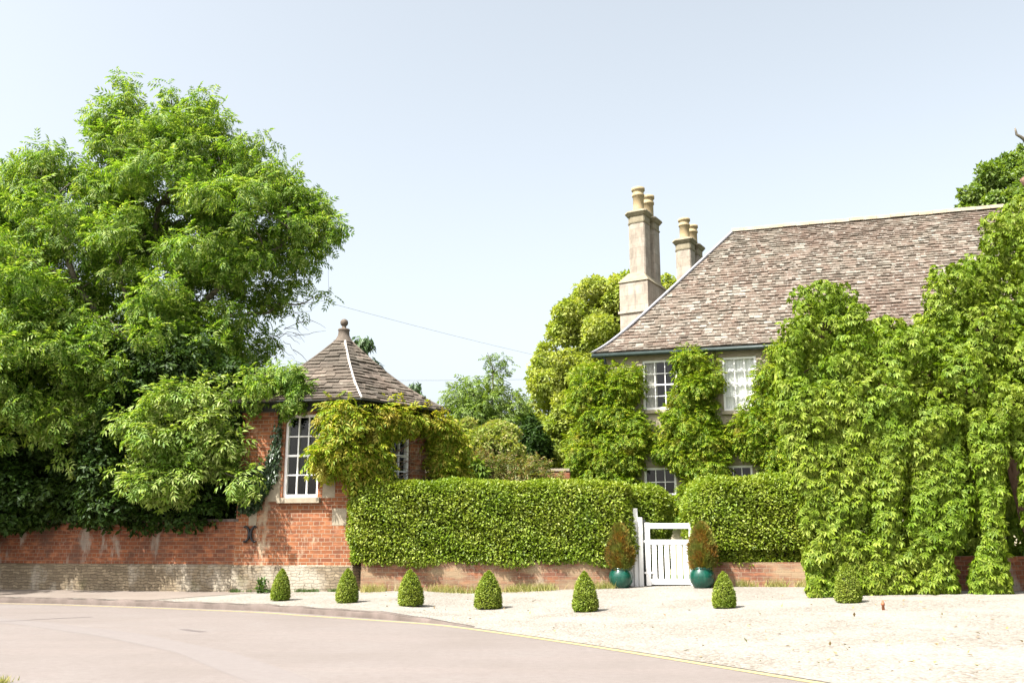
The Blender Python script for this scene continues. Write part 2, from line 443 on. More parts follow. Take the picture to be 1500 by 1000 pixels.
M['creeper'] = leaf_mat('creeper_leaf', [(0.11, 0.165, 0.009), (0.155, 0.22, 0.013), (0.21, 0.27, 0.022), (0.28, 0.33, 0.055)], 0.34, 0.5, 0.2)
M['wist'] = leaf_mat('wisteria_leaf', [(0.115, 0.185, 0.009), (0.16, 0.235, 0.013), (0.225, 0.285, 0.02), (0.29, 0.305, 0.03)], 0.34, 0.48, 0.22, None, ((0.38, 0.25, 0.06), 1.6, 0.60, 0.45))
M['wistg'] = leaf_mat('golden_wisteria_leaf', [(0.15, 0.215, 0.010), (0.21, 0.265, 0.017), (0.30, 0.31, 0.03), (0.37, 0.31, 0.05)], 0.34, 0.48, 0.22, None, ((0.42, 0.27, 0.07), 1.8, 0.57, 0.45))
M['lime'] = leaf_mat('pale_tree_leaf', [(0.25, 0.28, 0.05), (0.31, 0.335, 0.075), (0.37, 0.385, 0.11)], 0.38, 0.5, 0.2)
M['mid'] = leaf_mat('mid_green_leaf', [(0.11, 0.165, 0.03), (0.15, 0.21, 0.038), (0.20, 0.26, 0.06)], 0.38)
M['pale'] = leaf_mat('pale_shrub_leaf', [(0.22, 0.27, 0.05), (0.28, 0.32, 0.075), (0.35, 0.36, 0.11), (0.36, 0.31, 0.13)], 0.34, 0.5, 0.2, None, ((0.36, 0.28, 0.16), 1.2, 0.58, 0.35))
M['rose'] = leaf_mat('rambler_leaf', [(0.12, 0.15, 0.03), (0.17, 0.19, 0.04), (0.23, 0.22, 0.06), (0.27, 0.16, 0.08)], 0.3, 0.45, 0.35, None, ((0.30, 0.18, 0.10), 1.6, 0.52, 0.45))
M['con'] = leaf_mat('conifer_leaf', [(0.05, 0.09, 0.035), (0.07, 0.12, 0.045), (0.09, 0.14, 0.05)], 0.15)
M['rustcon'] = leaf_mat('browning_conifer_leaf', [(0.19, 0.15, 0.03), (0.26, 0.14, 0.03), (0.36, 0.16, 0.034), (0.20, 0.20, 0.04), (0.15, 0.085, 0.03)], 0.25, 0.6, 0.2, None, ((0.15, 0.19, 0.035), 4.5, 0.46, 0.8))
M['box'] = leaf_mat('box_leaf', [(0.14, 0.185, 0.018), (0.20, 0.25, 0.028), (0.30, 0.335, 0.065)], 0.25, 0.5, 0.25)
M['grass'] = leaf_mat('dry_grass', [(0.20, 0.22, 0.05), (0.30, 0.27, 0.10), (0.40, 0.34, 0.16)], 0.3)
M['weed'] = leaf_mat('weed_leaf', [(0.05, 0.09, 0.02), (0.08, 0.13, 0.03)], 0.3)
M['litter'] = leaf_mat('dry_leaf', [(0.25, 0.16, 0.08), (0.36, 0.25, 0.13), (0.20, 0.12, 0.06), (0.30, 0.26, 0.12)], 0.1)
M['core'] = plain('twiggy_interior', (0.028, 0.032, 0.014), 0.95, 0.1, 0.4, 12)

# ------------------------------------------------------------------ leaves
def tri_leaf(wd=0.5, fold=0.12, droop=0.15, base=(0, 0, 0), d=(0, 1, 0), L=1.0):
    d = np.array(d, float); d /= np.linalg.norm(d); x = np.cross(d, (0, 0, 1)); x /= np.linalg.norm(x); z = np.cross(x, d)
    b = np.array(base, float)
    f = lambda p, q, r: b + L * (p * x + q * d + r * z)
    V = [f(0, 0, 0), f(-wd / 2, 0.45, fold * wd), f(0, 1, -droop), f(wd / 2, 0.45, fold * wd)]
    return np.array(V), np.array([[0, 3, 2], [0, 2, 1]])

def join(parts):
    V, Fs, b = [], [], 0
    for v, f in parts: V.append(v); Fs.append(f + b); b += len(v)
    return np.vstack(V), np.vstack(Fs)

def pinnate(pairs, L=0.42, wd=0.30, arch=0.35, spread=0.9):
    ps = []
    for i in range(pairs):
        y = 0.18 + 0.66 * i / max(1, pairs - 1); z = -arch * y * y
        for s in (-1, 1): ps.append(tri_leaf(wd, 0.15, 0.2, (0, y, z), (s * spread, 0.5 + 0.4 * y, -0.15 - arch * y), L * (1 - 0.15 * abs(i - pairs / 2) / pairs)))
    ps.append(tri_leaf(wd, 0.15, 0.2, (0, 0.86, -arch * 0.74), (0, 1, -2 * arch * 0.8), L))
    return join(ps)

def palmate(n=5, wd=0.42, spread=70, droop=0.25):
    ps = []
    for i in range(n):
        a = math.radians(-spread + 2 * spread * i / (n - 1))
        ps.append(tri_leaf(wd, 0.18, droop, (0, 0, 0), (math.sin(a), math.cos(a), -0.12), 1 - 0.3 * abs(a) / math.radians(spread)))
    return join(ps)

def tuft(n, spread=1.0, wd=0.5, L=1.0, seed=1):
    r = np.random.default_rng(seed); ps = []
    for i in range(n):
        d = r.normal(0, 1, 3) * spread + np.array([0, 1, 0.2]); ps.append(tri_leaf(wd, 0.1, 0.2, r.normal(0, 0.35, 3), d, L))
    return join(ps)

T_ASH = pinnate(4); T_ELDER = pinnate(3, 0.5, 0.30, 0.3); T_WIST = pinnate(4, 0.40, 0.34, 0.5, 0.8)
T_PALM = palmate(); T_LEAF = tri_leaf(0.55); T_TUFT = tuft(6); T_TUFT2 = tuft(9, 1.2, 0.55, 0.8, 3)
T_NEED = tuft(7, 0.35, 0.16, 1.0, 5); T_DROOP = tuft(5, 0.4, 0.35, 1.0, 8)

def nrm(a): return a / (np.linalg.norm(a, axis=-1, keepdims=True) + 1e-9)

def scatter(T, P, N, size, out=0.6, down=0.5, jit=0.5, up=0.6, r=None, sj=0.3):
    r = r or rng; n = len(P); tv, tf = T
    D = nrm(N * out + np.array([0, 0, -1.0]) * down + r.normal(0, jit, (n, 3)))
    Z = nrm(N + np.array([0, 0, 1.0]) * up + r.normal(0, 0.35, (n, 3)))
    X = nrm(np.cross(D, Z)); Z = np.cross(X, D)
    S = size * (1 + sj * r.uniform(-1, 1, n))
    B = np.stack([X, D, Z], 1) * S[:, None, None]
    V = P[:, None, :] + np.einsum('kc,ncd->nkd', tv, B)
    Fc = tf[None] + (np.arange(n) * len(tv))[:, None, None]
    return V.reshape(-1, 3), Fc.reshape(-1, tf.shape[1])

def on_clumps(C, R, n, cull=0.72, inner=0.35, lo=-1.0, r=None):
    r = r or rng; C = np.array(C); R = np.array(R)
    if R.ndim == 1: R = np.repeat(R[:, None], 3, 1)
    wgt = R[:, 0] * R[:, 2]; idx = r.choice(len(C), n, p=wgt / wgt.sum())
    u = nrm(r.normal(0, 1, (n, 3))); flip = u[:, 2] < lo; u[flip, 2] *= -1
    P = C[idx] + R[idx] * u * (1 - inner * r.uniform(0, 1, n) ** 1.5)[:, None]
    N = nrm(u / R[idx]); keep = np.ones(n, bool)
    for s in range(0, n, 4000):
        q = (np.abs(P[s:s + 4000, None, :] - C[None]) / R[None]); dd = (q ** 2).sum(2) ** 0.5
        dd[np.arange(len(dd)), idx[s:s + 4000]] = 9
        keep[s:s + 4000] = dd.min(1) > cull
    return P[keep], N[keep]

def poly_d(poly, p):                    # signed distance inside a polygon (vectorised)
    poly = np.array(poly, float); a = poly; b = np.roll(poly, -1, 0); best = np.full(len(p), 1e9); ins = np.zeros(len(p), bool)
    for i in range(len(a)):
        ab = b[i] - a[i]; t = np.clip(((p - a[i]) @ ab) / (ab @ ab), 0, 1)
        best = np.minimum(best, np.linalg.norm(p - a[i] - t[:, None] * ab, axis=1))
        c = (a[i, 1] > p[:, 1]) != (b[i, 1] > p[:, 1])
        x = a[i, 0] + (p[:, 1] - a[i, 1]) / (ab[1] if ab[1] else 1e-9) * ab[0]; ins ^= c & (p[:, 0] < x)
    return np.where(ins, best, -best)

def clumps(poly, Y, n, rmin, rmax, depth, flat=0.75, slope=1.0, r=None, front=0.0, edge=0.75, surf=None):
    """clump centres filling the volume whose outline, seen from the road, is poly; depth = half thickness"""
    r = r or rng; poly = np.array(poly, float); lo, hi = poly.min(0), poly.max(0); C, R = [], []
    sc = 1420.0 / Y; tries = 0
    while len(C) < n and tries < 60:
        tries += 1
        p = r.uniform(lo, hi, (400, 2)); d = poly_d(poly, p) / sc
        for q, dd in zip(p, d):
            rad = r.uniform(rmin, rmax)
            if dd < rad * edge * 0.6: continue
            rad = min(rad, max(rmin * 0.7, dd / edge))
            T = min(depth, slope * dd + 0.15 * depth)
            off = r.uniform(-1, 1 - front) * T
            c = at(q[0], q[1], Y + off) if surf is None else surf(q[0], q[1], abs(off))
            if C and np.min(np.linalg.norm(np.array(C) - c, axis=1)) < rad * 0.55: continue
            C.append(c); R.append((rad, rad, rad * flat))
            if len(C) >= n: break
    return np.array(C), np.array(R)

def limbs(mb, stems, C, rad=0.035, frac=1.0, r=None):
    r = r or rng
    P = np.vstack([np.array(s[0]) for s in stems]); Q = np.concatenate([np.linspace(s[1], s[2], len(s[0])) for s in stems])
    for c in C:
        if r.uniform() > frac: continue
        d = np.linalg.norm(P - c, axis=1) + np.maximum(0, P[:, 2] - c[2] + 0.3) * 2.5
        i = int(np.argmin(d)); a = P[i]; L = np.linalg.norm(c - a)
        if L > 2.3: continue
        m = (a + c) / 2 + r.normal(0, 0.08, 3) * L + np.array([0, 0, 0.1 * L])
        r0 = min(Q[i] * 0.6, rad * (0.6 + 0.25 * L))
        mb.tube([a, a * 0.7 + m * 0.3 + r.normal(0, 0.03, 3) * L, m, m * 0.4 + c * 0.6 + r.normal(0, 0.03, 3) * L, c], [r0, r0 * 0.85, r0 * 0.65, r0 * 0.45, r0 * 0.2], 5)

def stem(pts, n=9, wob=0.06, r=None):
    r = r or rng; pts = np.array(pts, float); t = np.linspace(0, len(pts) - 1, n); i = np.minimum(t.astype(int), len(pts) - 2); f = (t - i)[:, None]
    q = pts[i] * (1 - f) + pts[i + 1] * f; q[1:-1] += r.normal(0, wob, (n - 2, 3)); return q

def plant(name, label, cat, base, C, R, n, T, size, mat, stems=None, bark='bark', group=None, out=0.6, down=0.5, jit=0.5, up=0.6, frac=1.0, rad=0.035, cull=0.72, inner=0.35, tpart='trunk', lpart='crown', lo=-1.0, sj=0.3):
    o = thing(name, label, cat, base, group)
    P, N = on_clumps(C, R, n, cull, inner, lo)
    V, Fc = scatter(T, P, N, size, out, down, jit, up, None, sj)
    np_mesh(lpart, V, Fc, M[mat], o)
    if stems is None:
        c = C.mean(0); stems = [(stem([base, base * 0.5 + c * 0.5, c], 6, 0.05), 0.07, 0.03)]
    mb = MB()
    for s in stems: mb.tube(s[0], np.linspace(s[1], s[2], len(s[0])), 8)
    limbs(mb, stems, C, rad, frac)
    mb.build(tpart, M[bark], o, True)
    return o

# ------------------------------------------------------------------ ground, road, forecourt
def sheet(name, cols, mat, z=None):     # cols: list of equally long point columns
    V = np.array(cols, float); m, n = V.shape[:2]
    q = np.arange(m * n).reshape(m, n)
    Fc = np.stack([q[:-1, :-1], q[1:, :-1], q[1:, 1:], q[:-1, 1:]], -1).reshape(-1, 4)
    o = np_mesh(name, V.reshape(-1, 3), Fc, mat); o.data.shade_smooth()
    return tag(o, kind='structure')

sheet('ground', [[(x, y, -0.06) for y in (-400, 1500)] for x in (-1200, 1200)], M['earth'])
kx = np.concatenate([np.linspace(-60, -18, 8)[:-1], np.linspace(-18, 4.8, 130), np.linspace(4.9, 6.2, 5)])
ky = np.interp(kx, K[:, 0], K[:, 1])
ksm = ky.copy()
for _ in range(3): ksm[1:-1] = (ksm[:-2] + 2 * ksm[1:-1] + ksm[2:]) / 4
ky = ksm
KL = np.stack([kx, ky], 1)
kn = np.gradient(KL, axis=0); kn = np.stack([-kn[:, 1], kn[:, 0]], 1); kn /= np.linalg.norm(kn, axis=1)[:, None]   # towards the walls
sheet('road', [[(x, y0 + (y - y0) * t, 0.0) for t in np.linspace(0, 1, 6)] for x, y, y0 in zip(kx, ky, np.full(len(kx), -15.0))], M['road'])
gcols = []
for x, y in zip(kx, ky):
    if x < -17: continue
    gcols.append([(x, yy, height(x, yy)) for yy in y + (max(22.5, y + 3) - y) * np.linspace(0, 1, 30) ** 1.3])
for x in np.linspace(6.4, 16, 14): gcols.append([(x, yy, height(x, yy)) for yy in -14 + 36.5 * np.linspace(0, 1, 30)])
sheet('forecourt_gravel', gcols, M['gravel'])
pc = []
for x, y, nn in zip(kx, ky, kn):
    if x < -17 or x > -4.6: continue
    t0 = np.clip((x + 6.3) / 1.9, 0, 1); top = 2.6
    pc.append([(x, y + 0.10 + (top - 0.10) * (t0 + (1 - t0) * q), height(x, y + 0.10 + (top - 0.10) * (t0 + (1 - t0) * q)) + 0.005) for q in np.linspace(0, 1, 8)])
sheet('pavement', pc, M['pavement'])
kc = []
for (x, y), nn in zip(KL, kn):
    if x < -17 or x > XE + 0.5: continue
    hgt = 0.098 if x < XE - 1 else 0.098 - 0.105 * min(1, (x - XE + 1) / 1.35)
    p = np.array([x, y]); a = p - nn * 0.015; b = p + nn * 0.10
    wv = 0.006 * math.sin(x * 9) + random.uniform(-0.004, 0.004)
    kc.append([(a[0], a[1], -0.03), (a[0], a[1], hgt - 0.03 + wv), (a[0] + nn[0] * 0.03, a[1] + nn[1] * 0.03, hgt + wv), (b[0], b[1], hgt + wv), (b[0], b[1], -0.03)])
sheet('kerb', kc, M['kerb'])
lc = []
for (x, y), nn in zip(KL, kn):
    if x < -17 or x > 4.5: continue
    p = np.array([x, y]); off = -0.28 if x < XE - 2 else -0.28 + 0.20 * min(1, (x - XE + 2) / 3)
    lc.append([(*(p + nn * (off - 0.045)), 0.003), (*(p + nn * (off + 0.045)), 0.003)])
sheet('yellow_line', lc, M['line'])
def ribbon(name, px, wd, mat, z):
    q = np.array([gz(a, b, 0)[:2] for a, b in px]); t = np.linspace(0, 1, 30) * (len(q) - 1)
    q = np.stack([np.interp(t, range(len(q)), q[:, k]) for k in (0, 1)], 1); g_ = np.gradient(q, axis=0); g_ = np.stack([-g_[:, 1], g_[:, 0]], 1); g_ /= np.linalg.norm(g_, axis=1)[:, None]
    ww = wd * (1 + 0.05 * np.sin(np.arange(30) * 0.7)) / 2
    sheet(name, [[(*(a - n_ * w_), z), (*(a + n_ * w_), z)] for a, n_, w_ in zip(q, g_, ww)], M[mat])
ribbon('road_patch', [(-60, 902), (60, 914), (180, 930), (300, 955), (420, 1000), (480, 1040)], 0.45, 'patch', 0.0012)
ribbon('tar_seam', [(-120, 916), (0, 910), (70, 906), (135, 903)], 0.07, 'tar', 0.0024)  # thin dark strip laid on the road surface
ribbon('tar_seam', [(268, 921), (285, 923.5), (298, 925)], 0.10, 'tar', 0.0024)
WL = [(-22, 24.0), (-10.56, 20.34), (-5.22, 18.95)]       # garden wall line in plan
lawn = [[(-22, 24.3, 0.27), (-22, 70, 0.27)], [(-10.6, 20.7, 0.27), (-10.6, 70, 0.27)], [(-5.0, 19.3, 0.27), (-5, 70, 0.27)], [(-3.0, 19.2, 0.27), (-3, 70, 0.27)], [(2.2, 18.75, 0.27), (2.2, 70, 0.27)], [(5.3, 18.1, 0.27), (5.3, 70, 0.27)], [(7.3, 16.5, 0.27), (7.3, 70, 0.27)], [(30, 16.0, 0.27), (30, 70, 0.27)]]
sheet('garden_lawn', lawn, M['lawn'])

# ------------------------------------------------------------------ windows
def window(root, O, U, N, wd, ht, cols, rows, name='window', split=None, sill='quoin', curtain=None, proud=-0.06, fw=0.05, label=None):
    """sash window: O lower left corner on the wall face, U along the wall, N outwards"""
    O, U, N, Z = np.array(O, float), np.array(U, float), np.array(N, float), np.array([0, 0, 1.0])
    B = O + N * proud; mb = MB(); d = 0.055
    bx = lambda u0, z0, du, dz, o0, do: mb.box(B + U * u0 + Z * z0 - N * o0, U * du, Z * dz, N * do)
    bx(0, 0, fw, ht, 0.08, 0.09); bx(wd - fw, 0, fw, ht, 0.08, 0.09)
    bx(fw, ht - fw, wd - 2 * fw, fw, 0.08, 0.088); bx(fw, 0, wd - 2 * fw, fw * 1.3, 0.08, 0.092)
    iw, ih, z0 = wd - 2 * fw, ht - fw * 2.3, fw * 1.3
    hs = split if split else rows // 2
    mz = z0 + ih * (rows - hs) / rows
    bx(fw, mz - 0.02, iw, 0.04, 0.06, 0.062)
    for i in range(1, cols): bx(fw + iw * i / cols - 0.011, z0, 0.022, mz - 0.02 - z0, 0.055, 0.05); bx(fw + iw * i / cols - 0.011, mz + 0.02, 0.022, z0 + ih - mz - 0.02, 0.055, 0.05)
    for j in range(1, rows):
        if rows - j == hs: continue
        z = z0 + ih * j / rows
        for i in range(cols):
            bx(fw + iw * i / cols + (0.011 if i else 0), z - 0.011, iw / cols - (0.011 if i in (0, cols - 1) else 0.022) - (0 if cols > 1 else 0), 0.022, 0.055, 0.048)
    f = mb.build(name, M['white'], root)
    if label: f['label'] = label
    g = MB()
    ga, gb = B + U * fw - N * 0.045, B + U * fw - N * 0.045 + Z * z0
    g.face([gb, gb + U * iw, gb + U * iw + Z * ih, gb + Z * ih]); g.build('pane', M['glass'], f)
    if sill:
        s = MB(); s.box(O - U * 0.07 + N * 0.0 - Z * 0.10 - N * 0.05, U * (wd + 0.14), Z * 0.098, N * 0.15); s.build('sill', M[sill], f)
    if curtain:
        for (u0, u1, mat) in curtain:
            c = MB(); n = 28; prev = None
            for i in range(n + 1):
                u = (u0 + (u1 - u0) * i / n) * wd; q = B + U * u - N * (0.11 + 0.012 * math.sin(i * 1.9) + 0.01 * math.sin(i * 0.7))
                if prev is not None: c.face([prev, q, q + Z * ht, prev + Z * ht])
                prev = q
            c.build('curtain', M[mat], f, True)
    return f

def wall_face(mb, O, U, wd, ht, holes, N, z0=0.0, u0=0.0, reveal=0.12):
    O, U, N, Z = np.array(O, float), np.array(U, float), np.array(N, float), np.array([0, 0, 1.0])
    us = sorted({0, wd, *[h[0] for h in holes], *[h[0] + h[2] for h in holes]}); zs = sorted({0, ht, *[h[1] for h in holes], *[h[1] + h[3] for h in holes]})
    for a, b in zip(us[:-1], us[1:]):
        for c, d in zip(zs[:-1], zs[1:]):
            m = ((a + b) / 2, (c + d) / 2)
            if any(h[0] < m[0] < h[0] + h[2] and h[1] < m[1] < h[1] + h[3] for h in holes): continue
            mb.face([O + U * a + Z * c, O + U * b + Z * c, O + U * b + Z * d, O + U * a + Z * d], [(u0 + a, z0 + c), (u0 + b, z0 + c), (u0 + b, z0 + d), (u0 + a, z0 + d)])
    for h in holes:
        a, c, b, d = h[0], h[1], h[0] + h[2], h[1] + h[3]; I = -N * reveal
        for p, q in (((a, c), (b, c)), ((b, c), (b, d)), ((b, d), (a, d)), ((a, d), (a, c))):
            P, Q = O + U * p[0] + Z * p[1], O + U * q[0] + Z * q[1]
            L = np.linalg.norm(Q - P); mb.face([Q, P, P + I, Q + I], [(0, 0), (L, 0), (L, reveal), (0, reveal)])

def slates(mb, Lf, Rf, tl, nf, wmin, wmax, r, th=0.022):
    """courses of stone slates; Lf/Rf: left and right edge at parameter t, tl: course parameters"""
    for i in range(len(tl) - 1):
        t0, t1 = tl[i], min(1.0, tl[i + 1] + 0.35 * (tl[i + 1] - tl[i]))
        L0, R0, L1, R1 = Lf(t0), Rf(t0), Lf(t1), Rf(t1); W = np.linalg.norm(R0 - L0)
        if W < 0.03: continue
        N = nf(t0); s = 0.0; dirn = (R0 - L0) / W; W1 = np.dot(R1 - L0, dirn); w0 = np.dot(L1 - L0, dirn)
        run = (L1 - L0) - dirn * w0
        while s < W:
            e = min(W, s + r.uniform(wmin, wmax))
            if W - e < wmin * 0.4: e = W
            a_, b_ = max(s + 0.002, 0), e - 0.002; k = r.uniform(0.6, 1.7) * th; j = r.normal(0, 0.012) * np.linalg.norm(run) * 3
            up = run
            ua, ub = np.clip(a_, w0, W1), np.clip(b_, w0, W1)
            sl = run / (np.linalg.norm(run) + 1e-9)
            a = L0 + dirn * a_ - sl * j + N * k; b = L0 + dirn * b_ - sl * (j + r.normal(0, 0.008)) + N * (k + r.normal(0, 0.004))
            c = L0 + dirn * ub + up + N * 0.004; d = L0 + dirn * ua + up + N * 0.004
            a0, b0 = a - N * k * 1.2, b - N * k * 1.2
            q = len(mb.v); mb.v += [tuple(x_) for x_ in (a, b, c, d, a0, b0)]
            mb.f += [(q, q + 1, q + 2, q + 3), (q + 4, q + 5, q + 1, q), (q + 4, q, q + 3), (q + 5, q + 2, q + 1)]; mb.uv += [[(0, 0)] * 4, [(0, 0)] * 4, [(0, 0)] * 3, [(0, 0)] * 3]
            s = e

# ------------------------------------------------------------------ garden pavilion
def build_pavilion():
    c0 = at(504, 480, 20.0); cx, cy = c0[0], 20.0
    base = 0.12
    o = thing('garden_pavilion', 'six sided red brick garden pavilion with steep stone slate roof and ball finial', 'summerhouse', (cx, cy, base))
    ang = [math.radians(-90 + 20 + 60 * k) for k in range(6)]          # 0 faces the road
    ring = lambda r, z: [np.array([cx + r * math.cos(a), cy + r * math.sin(a), z]) for a in ang]
    rw, re = 1.86, 2.24
    zt = at(536, 583, cy - 0.94 * re)[2]                               # eaves height
    W = ring(rw, base)
    W[5] = W[0] + (W[5] - W[0]) * 1.27
    mid = at(500, 829, 18.3)[2]                                        # top of the stone plinth
    wall, pl = MB(), MB()
    faces = [(5, 0), (0, 1), (1, 2), (2, 3), (3, 4), (4, 5)]
    wins = {}
    for i, j in faces:
        A, B = W[i], W[j]; U = B - A; L = np.linalg.norm(U); U /= L; N = np.array([U[1], -U[0], 0]); holes = []
        if (i, j) == (5, 0):
            p = onplane(413, 729, A, N); q = onplane(470, 606, A, N); holes.append((np.dot(p - A, U), p[2] - mid, np.dot(q - p, U), q[2] - p[2]))
        if (i, j) == (0, 1):
            p = onplane(562, 716, A, N); q = onplane(602, 620, A, N); holes.append((np.dot(p - A, U), p[2] - mid, np.dot(q - p, U), q[2] - p[2]))
        wall_face(wall, A + np.array([0, 0, mid - base]), U, L, zt - mid + 0.02, holes, N, 0, (i + 1) * 3.01)
        Ap = A + N * 0.03; Up = U
        pl.face([Ap - U * 0.017, Ap + U * (L + 0.017), Ap + U * (L + 0.017) + np.array([0, 0, mid - base]), Ap - U * 0.017 + np.array([0, 0, mid - base])], [(i * 3.3, 0), (i * 3.3 + L, 0), (i * 3.3 + L, mid - base), (i * 3.3, mid - base)])
        pl.face([Ap - U * 0.017 + np.array([0, 0, mid - base]), Ap + U * (L + 0.017) + np.array([0, 0, mid - base]), A + U * L + np.array([0, 0, mid - base + 0.02]), A + np.array([0, 0, mid - base + 0.02])], [(0, 0), (L, 0), (L, 0.03), (0, 0.03)])
        if holes: wins[(i, j)] = (A + np.array([0, 0, mid - base]), U, N, holes[0])
    wall.build('wall', M['brick2'], o); pl.build('plinth', M['rubble'], o)
    fl = MB(); fl.face([p + np.array([0, 0, 0.25]) for p in W]); fl.build('floor', M['soffit'], o)
    li = MB(); cc = np.array([cx, cy, 0])                               # dark lining added on rear walls and ceiling to keep the panes dark
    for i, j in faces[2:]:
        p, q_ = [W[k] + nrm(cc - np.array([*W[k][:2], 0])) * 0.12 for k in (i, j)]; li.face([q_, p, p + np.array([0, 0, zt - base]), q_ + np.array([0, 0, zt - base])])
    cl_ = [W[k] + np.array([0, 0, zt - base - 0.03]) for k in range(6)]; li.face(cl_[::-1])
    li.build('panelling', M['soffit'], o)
    A, U, N, h = wins[(5, 0)]
    window(o, A + U * h[0] + np.array([0, 0, h[1]]), U, N, h[2], h[3], 3, 4, label='tall white sash window beside the ivy')
    A2, U2, N2, h2 = wins[(0, 1)]
    window(o, A2 + U2 * h2[0] + np.array([0, 0, h2[1]]), U2, N2, h2[2], h2[3], 3, 4, label='white sash window half hidden by the climber and hedge')
    # stone blocks beside the window and at the corner
    for px0, px1, py0, py1 in ((392, 411.5, 734, 694), (398, 411.5, 694, 655), (472, 492, 729, 690), (486, 508, 769, 744), (364, 377, 769, 742)):
        a = onplane(px0, py0, A, N); b = onplane(px1, py1, A, N); q = MB(); q.box(a - N * 0.05, U * np.dot(b - a, U), (0, 0, b[2] - a[2]), N * 0.055); q.build('quoin_stone', M['quoin'], o)
    # roof
    zr = at(504, 497, cy)[2]; rise = zr - zt; ex = ring(re, zt)
    ex[1] = ex[0] + (ex[1] - ex[0]) * 1.08; ex[5] = ex[0] + (ex[5] - ex[0]) * 1.2
    top = np.array([cx, cy, zr])
    g = lambda t: 0.80 * t + 0.20 * t * t - 0.05 * math.sin(math.pi * t)
    edge = lambda k, t: np.array([ex[k][0] + (cx - ex[k][0]) * t * 0.955, ex[k][1] + (cy - ex[k][1]) * t * 0.955, zt + rise * g(t)])
    n = 20; steps = np.linspace(0.098, 0.058, n); tl = np.concatenate([[0], np.cumsum(steps) / steps.sum()])
    rf, sl = MB(), MB(); r = np.random.default_rng(3)
    for i, j in faces:
        nf = lambda t: nrm(np.cross(ex[j] - ex[i], edge(i, min(1, t + 0.05)) - edge(i, t)))
        for a, b in zip(tl[:-1], tl[1:]):
            rf.face([edge(i, a), edge(j, a), edge(j, b), edge(i, b)])
        slates(sl, lambda t: edge(i, t), lambda t: edge(j, t), tl, nf, 0.13, 0.32, r, 0.028)
    cp = MB(); cp.face([edge(k, 1.0) for k in range(6)])
    for v in cp.f: rf.face([cp.v[x] for x in v])
    roof = rf.build('roof', M['under'], o)
    sl.build('roof_slates', M['slate2'], roof)
    hip = MB()
    for k in (0,): hip.tube([edge(k, t) + np.array([0, 0, 0.015]) for t in np.linspace(0.0, 1, 14)], 0.027, 6)
    hip.build('front_hip', M['mortar'], roof, True)
    hp = MB()
    for k in (1, 2, 3, 4, 5): hp.tube([edge(k, t) + np.array([0, 0, 0.01]) for t in np.linspace(0.0, 1, 14)], 0.03, 6)
    hp.build('hip', M['slate2'], roof, True)
    sf = MB(); inn = ring(rw - 0.02, zt - 0.02); inn[5] = inn[0] + (inn[5] - inn[0]) * 1.27
    for i, j in faces:
        a, b = ex[i] + np.array([0, 0, -0.02]), ex[j] + np.array([0, 0, -0.02])
        sf.face([b, a, inn[i], inn[j]]); sf.face([a, b, b + np.array([0, 0, 0.03]), a + np.array([0, 0, 0.03])])
        d = np.array([0, 0, -0.15]); mI, mJ = (inn[i] * 0.72 + a * 0.28), (inn[j] * 0.72 + b * 0.28)
        sf.face([mI, mI + d, mJ + d, mJ]); sf.face([mI + d, inn[i] + d, inn[j] + d, mJ + d])
    sf.build('eaves_board', M['soffit'], roof)
    fz = MB()
    zb = zr - 0.04
    fz.lathe([(0.22, -0.04), (0.16, 0.05), (0.125, 0.12), (0.115, 0.22), (0.13, 0.235), (0.12, 0.265), (0.05, 0.285), (0.045, 0.34)], (cx, cy, zb), 20)
    fz.lathe([(0.085 * math.sin(a), 0.405 - 0.085 * math.cos(a)) for a in np.linspace(0.25, math.pi, 12)], (cx, cy, zb), 20)
    fz.build('finial', M['finial'], o, True)
    return o, W, mid, (W[5], W[0])
pav, PW, MID, LF = build_pavilion()

